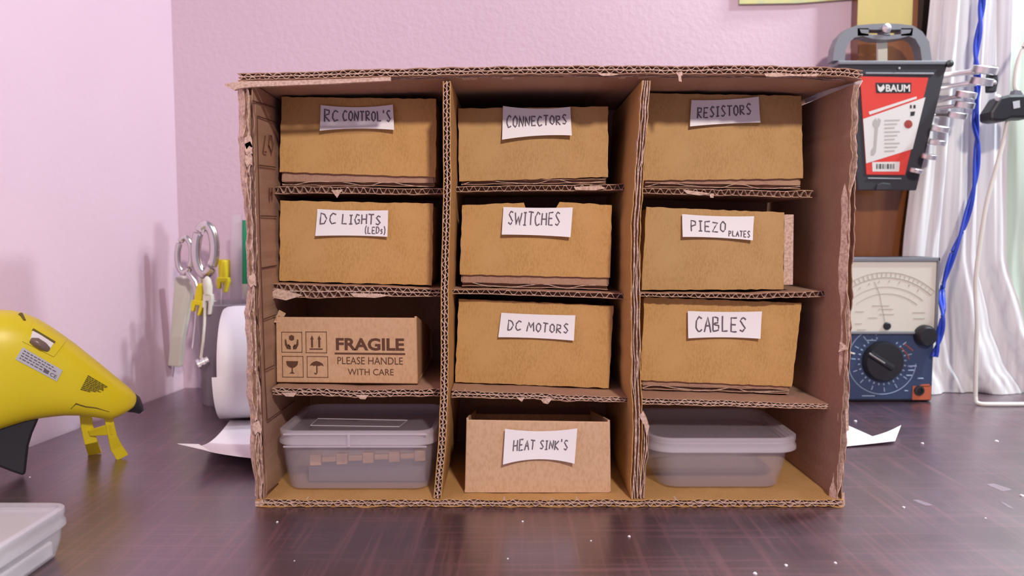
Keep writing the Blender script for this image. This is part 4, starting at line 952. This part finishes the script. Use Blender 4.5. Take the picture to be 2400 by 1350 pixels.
# ------------------------------------------------------------------ curtains
def curtain(name, label, edges, Y0, material, folds, seed, ylim, zt=0.62, zb=0.0006):
    """edges: (v, left pixel, right pixel) from the hem (v=0) to the top (v=1); folds: (freq, amp, phase, drift)"""
    rng = smooth_noise(random.Random(seed), 1.0)
    m = MB(); nu, nv = 150, 70
    def edge(v):
        for (va, la, ra), (vb, lb2, rb2) in zip(edges, edges[1:]):
            if va <= v <= vb:
                t = (v - va) / (vb - va); t = t * t * (3 - 2 * t) * .5 + t * .5; return la + (lb2 - la) * t, ra + (rb2 - ra) * t
        return edges[-1][1:]
    def fn(u, v):
        l, r = edge(v); px = l + (r - l) * u
        d = 0
        for fr_, am, ph, dr_ in folds: d += am * math.sin(2 * math.pi * (fr_ * u + ph + dr_ * v) + 0.9 * math.sin(5 * u + 2.5 * v + seed))
        hem = max(0.0, 1 - v / 0.12)
        d -= .005 * hem * (0.6 + .4 * math.sin(u * 37 + seed)) * (1 if v > .015 else .5)
        d += .002 * rng(u * 9 + v * 5)
        yy = Y0 + d; lo_, hi_ = ylim; mid_, hw_ = (lo_ + hi_) / 2, (hi_ - lo_) / 2
        yy = mid_ + hw_ * math.tanh((yy - mid_) / hw_)
        return Vector(((px - 1200) / F * (Y0 * cp + .05 * sp), yy, zb + (zt - zb) * v))
    m.sheet(fn, nu, nv, (0, .0005, 0)); tag(m.build(name, material, smooth=80), label, 'curtain')
curtain('curtain', 'white striped curtain hanging to the desk behind the multimeter and blue cord', [(0, 2150, 2500), (.06, 2114, 2446), (.135, 2112, 2402), (.264, 2116, 2350), (.45, 2136, 2340), (.75, 2165, 2336), (1, 2185, 2330)], .9095, M['curtain'], [(2.2, .0085, .55, -.3), (5.0, .004, .1, .5), (13, .0010, .3, .2)], 2, (.9005, .9195))
curtain('curtain', 'pale green curtain with sharp creases behind the black plug adapter', [(0, 2330, 2800), (.264, 2300, 2650), (.75, 2300, 2560), (1, 2300, 2550)], .929, M['curtain_green'], [(1.6, .008, .75, .9), (4.2, .004, .2, -1.4), (12, .0010, .3, .2)], 5, (.9215, .9370))
# blue twisted cord
def spath(pts, n=10):
    e = [pts[0] * 2 - pts[1]] + pts + [pts[-1] * 2 - pts[-2]]; out = []
    for i in range(1, len(e) - 2):
        for k in range(n):
            t = k / n; a, b3, c, d = e[i - 1], e[i], e[i + 1], e[i + 2]
            out.append(0.5 * ((2 * b3) + (c - a) * t + (2 * a - 5 * b3 + 4 * c - d) * t * t + (3 * b3 - a - 3 * c + d) * t ** 3))
    return out + [pts[-1]]
cpx = [(2305, -60), (2302, 0), (2296, 60), (2287, 130), (2291, 200), (2286, 280), (2290, 340), (2284, 430), (2262, 520), (2232, 600), (2208, 680), (2210, 735), (2202, 790), (2190, 836)]
c = spath([P(x, y, .858 if y > 700 else .888) for x, y in cpx], 14)
m = MB()
for ph in (0, math.pi):
    pts = []
    for i, p in enumerate(c):
        a = i * 0.17 + ph; pts.append(p + Vector((math.cos(a), math.sin(a) * .8, 0)) * .0019)
    m.tube(pts, .0021, 8)
tag(m.build('blue_cord', M['bluewire'], smooth=60), 'blue twisted two-wire cord hanging in front of the white curtain', 'cable')
# black adapter, its white cable, and the small clip above it
YA = .834
ad = thing('plug_adapter', P(2365, 288, YA), 'black plug adapter hanging on the white cable in front of the green curtain', 'adapter')
m = MB(); m.prism([P(x, y, YA) for x, y in [(2345, 226), (2368, 221), (2420, 220), (2420, 277), (2372, 277), (2360, 283), (2340, 285), (2322, 282), (2322, 262)]], (0, .022, 0)); m.build('housing', M['black'], ad, bevel=.003)
m = MB(); m.prism([P(x, y, YA - .0006) for x, y in [(2374, 238), (2390, 235), (2391, 252), (2376, 255)]], (0, .0006, 0)); m.build('rating_label', M['label_grey'], ad)
m = MB(); m.prism([P(x, y, YA + .006) for x, y in [(2376, 222), (2380, 211), (2392, 212), (2398, 221)]], (0, .008, 0)); m.build('strain_relief', M['grey'], ad)
m = MB(); m.lathe([(.003, 0), (.0035, .002), (.001, .004)], P(2337, 230, YA + .002), (0, -1, 0), 12); m.build('metal_stud', M['steel'], ad)
c = spath([P(x, y, yy) for x, y, yy in [(2440, 40, .85), (2402, 104, .85), (2384, 150, .85), (2378, 200, .85), (2386, 216, .851)]], 8)
m = MB(); m.tube(c, .0022, 8)
c = spath([P(x, y, yy) for x, y, yy in [(2362, 283, .845), (2352, 330, .846), (2336, 390, .846), (2314, 470, .846), (2300, 550, .846), (2288, 640, .847), (2287, 690, .848), (2290, 760, .848), (2287, 850, .849), (2286, 930, .850)]], 8)
c += spath([c[-1], Vector((c[-1].x + .002, .848, .0026)), Vector((c[-1].x + .02, .843, .0024)), Vector((c[-1].x + .12, .846, .0024))], 6)
m.tube(c, .0023, 8); tag(m.build('white_cable', M['whitewire'], smooth=60), 'white cable running down from the black adapter to the desk', 'cable')
cl = thing('bulldog_clip', P(2328, 215, .855), 'small black clip with two metal rivets on the curtain edge', 'clip')
m = MB(); m.prism([P(x, y, .855) for x, y in [(2322, 162), (2328, 152), (2338, 155), (2341, 190), (2336, 216), (2318, 216), (2317, 190)]], (0, .008, 0)); m.build('body', M['blackm'], cl, bevel=.0015)
for x, y in ((2331, 165), (2330, 194)):
    m = MB(); m.lathe([(.0024, 0), (.0024, .001), (.001, .0024)], P(x, y, .855), (0, -1, 0), 12); m.build('rivet', M['steel'], cl)

# ------------------------------------------------------------------ specks on the desk
rr = random.Random(9)
for x, y, s_ in [(650, 1224, 5), (1225, 1223, 5), (1475, 1258, 6), (1385, 1268, 4), (1190, 1310, 4), (690, 1315, 3), (2336, 1035, 7), (2162, 1040, 6), (2118, 1190, 6), (2395, 1163, 8), (1842, 1326, 7), (1770, 1345, 8), (2005, 988, 6), (2310, 1215, 4), (1958, 1320, 6), (70, 1119, 4)]:
    c = G(x, y, 0.0); r = s_ * .00013 * (c.y / .45)
    m = MB(); m.rings([[c + Vector((r * k2 * math.cos(a) * (1 + .35 * math.sin(3 * a + x)), r * k2 * math.sin(a) * 1.3, z)) for a in [i * math.pi / 4 for i in range(8)]] for k2, z in ((1, .0001), (.9, r * .7), (.35, r))])
    tag(m.build('crumb', M['paper']), 'tiny white crumb lying on the dark desk', 'crumb', 'white crumbs scattered on the desk')
# flakes of dried glue smeared on the desk beyond the cabinet
for k, pts in enumerate([[(2312, 1136), (2330, 1134), (2372, 1148), (2350, 1152)], [(2140, 1173), (2152, 1172), (2185, 1184), (2170, 1186)], [(2344, 1176), (2352, 1178), (2376, 1192), (2364, 1190)]]):
    m = MB(); m.prism([G(x, y, .0001) for x, y in pts], (0, 0, .0004)); tag(m.build('glue_flake', M['clear']), 'thin translucent flake of dried glue stuck on the desk', 'glue flake', 'dried glue flakes on the desk')
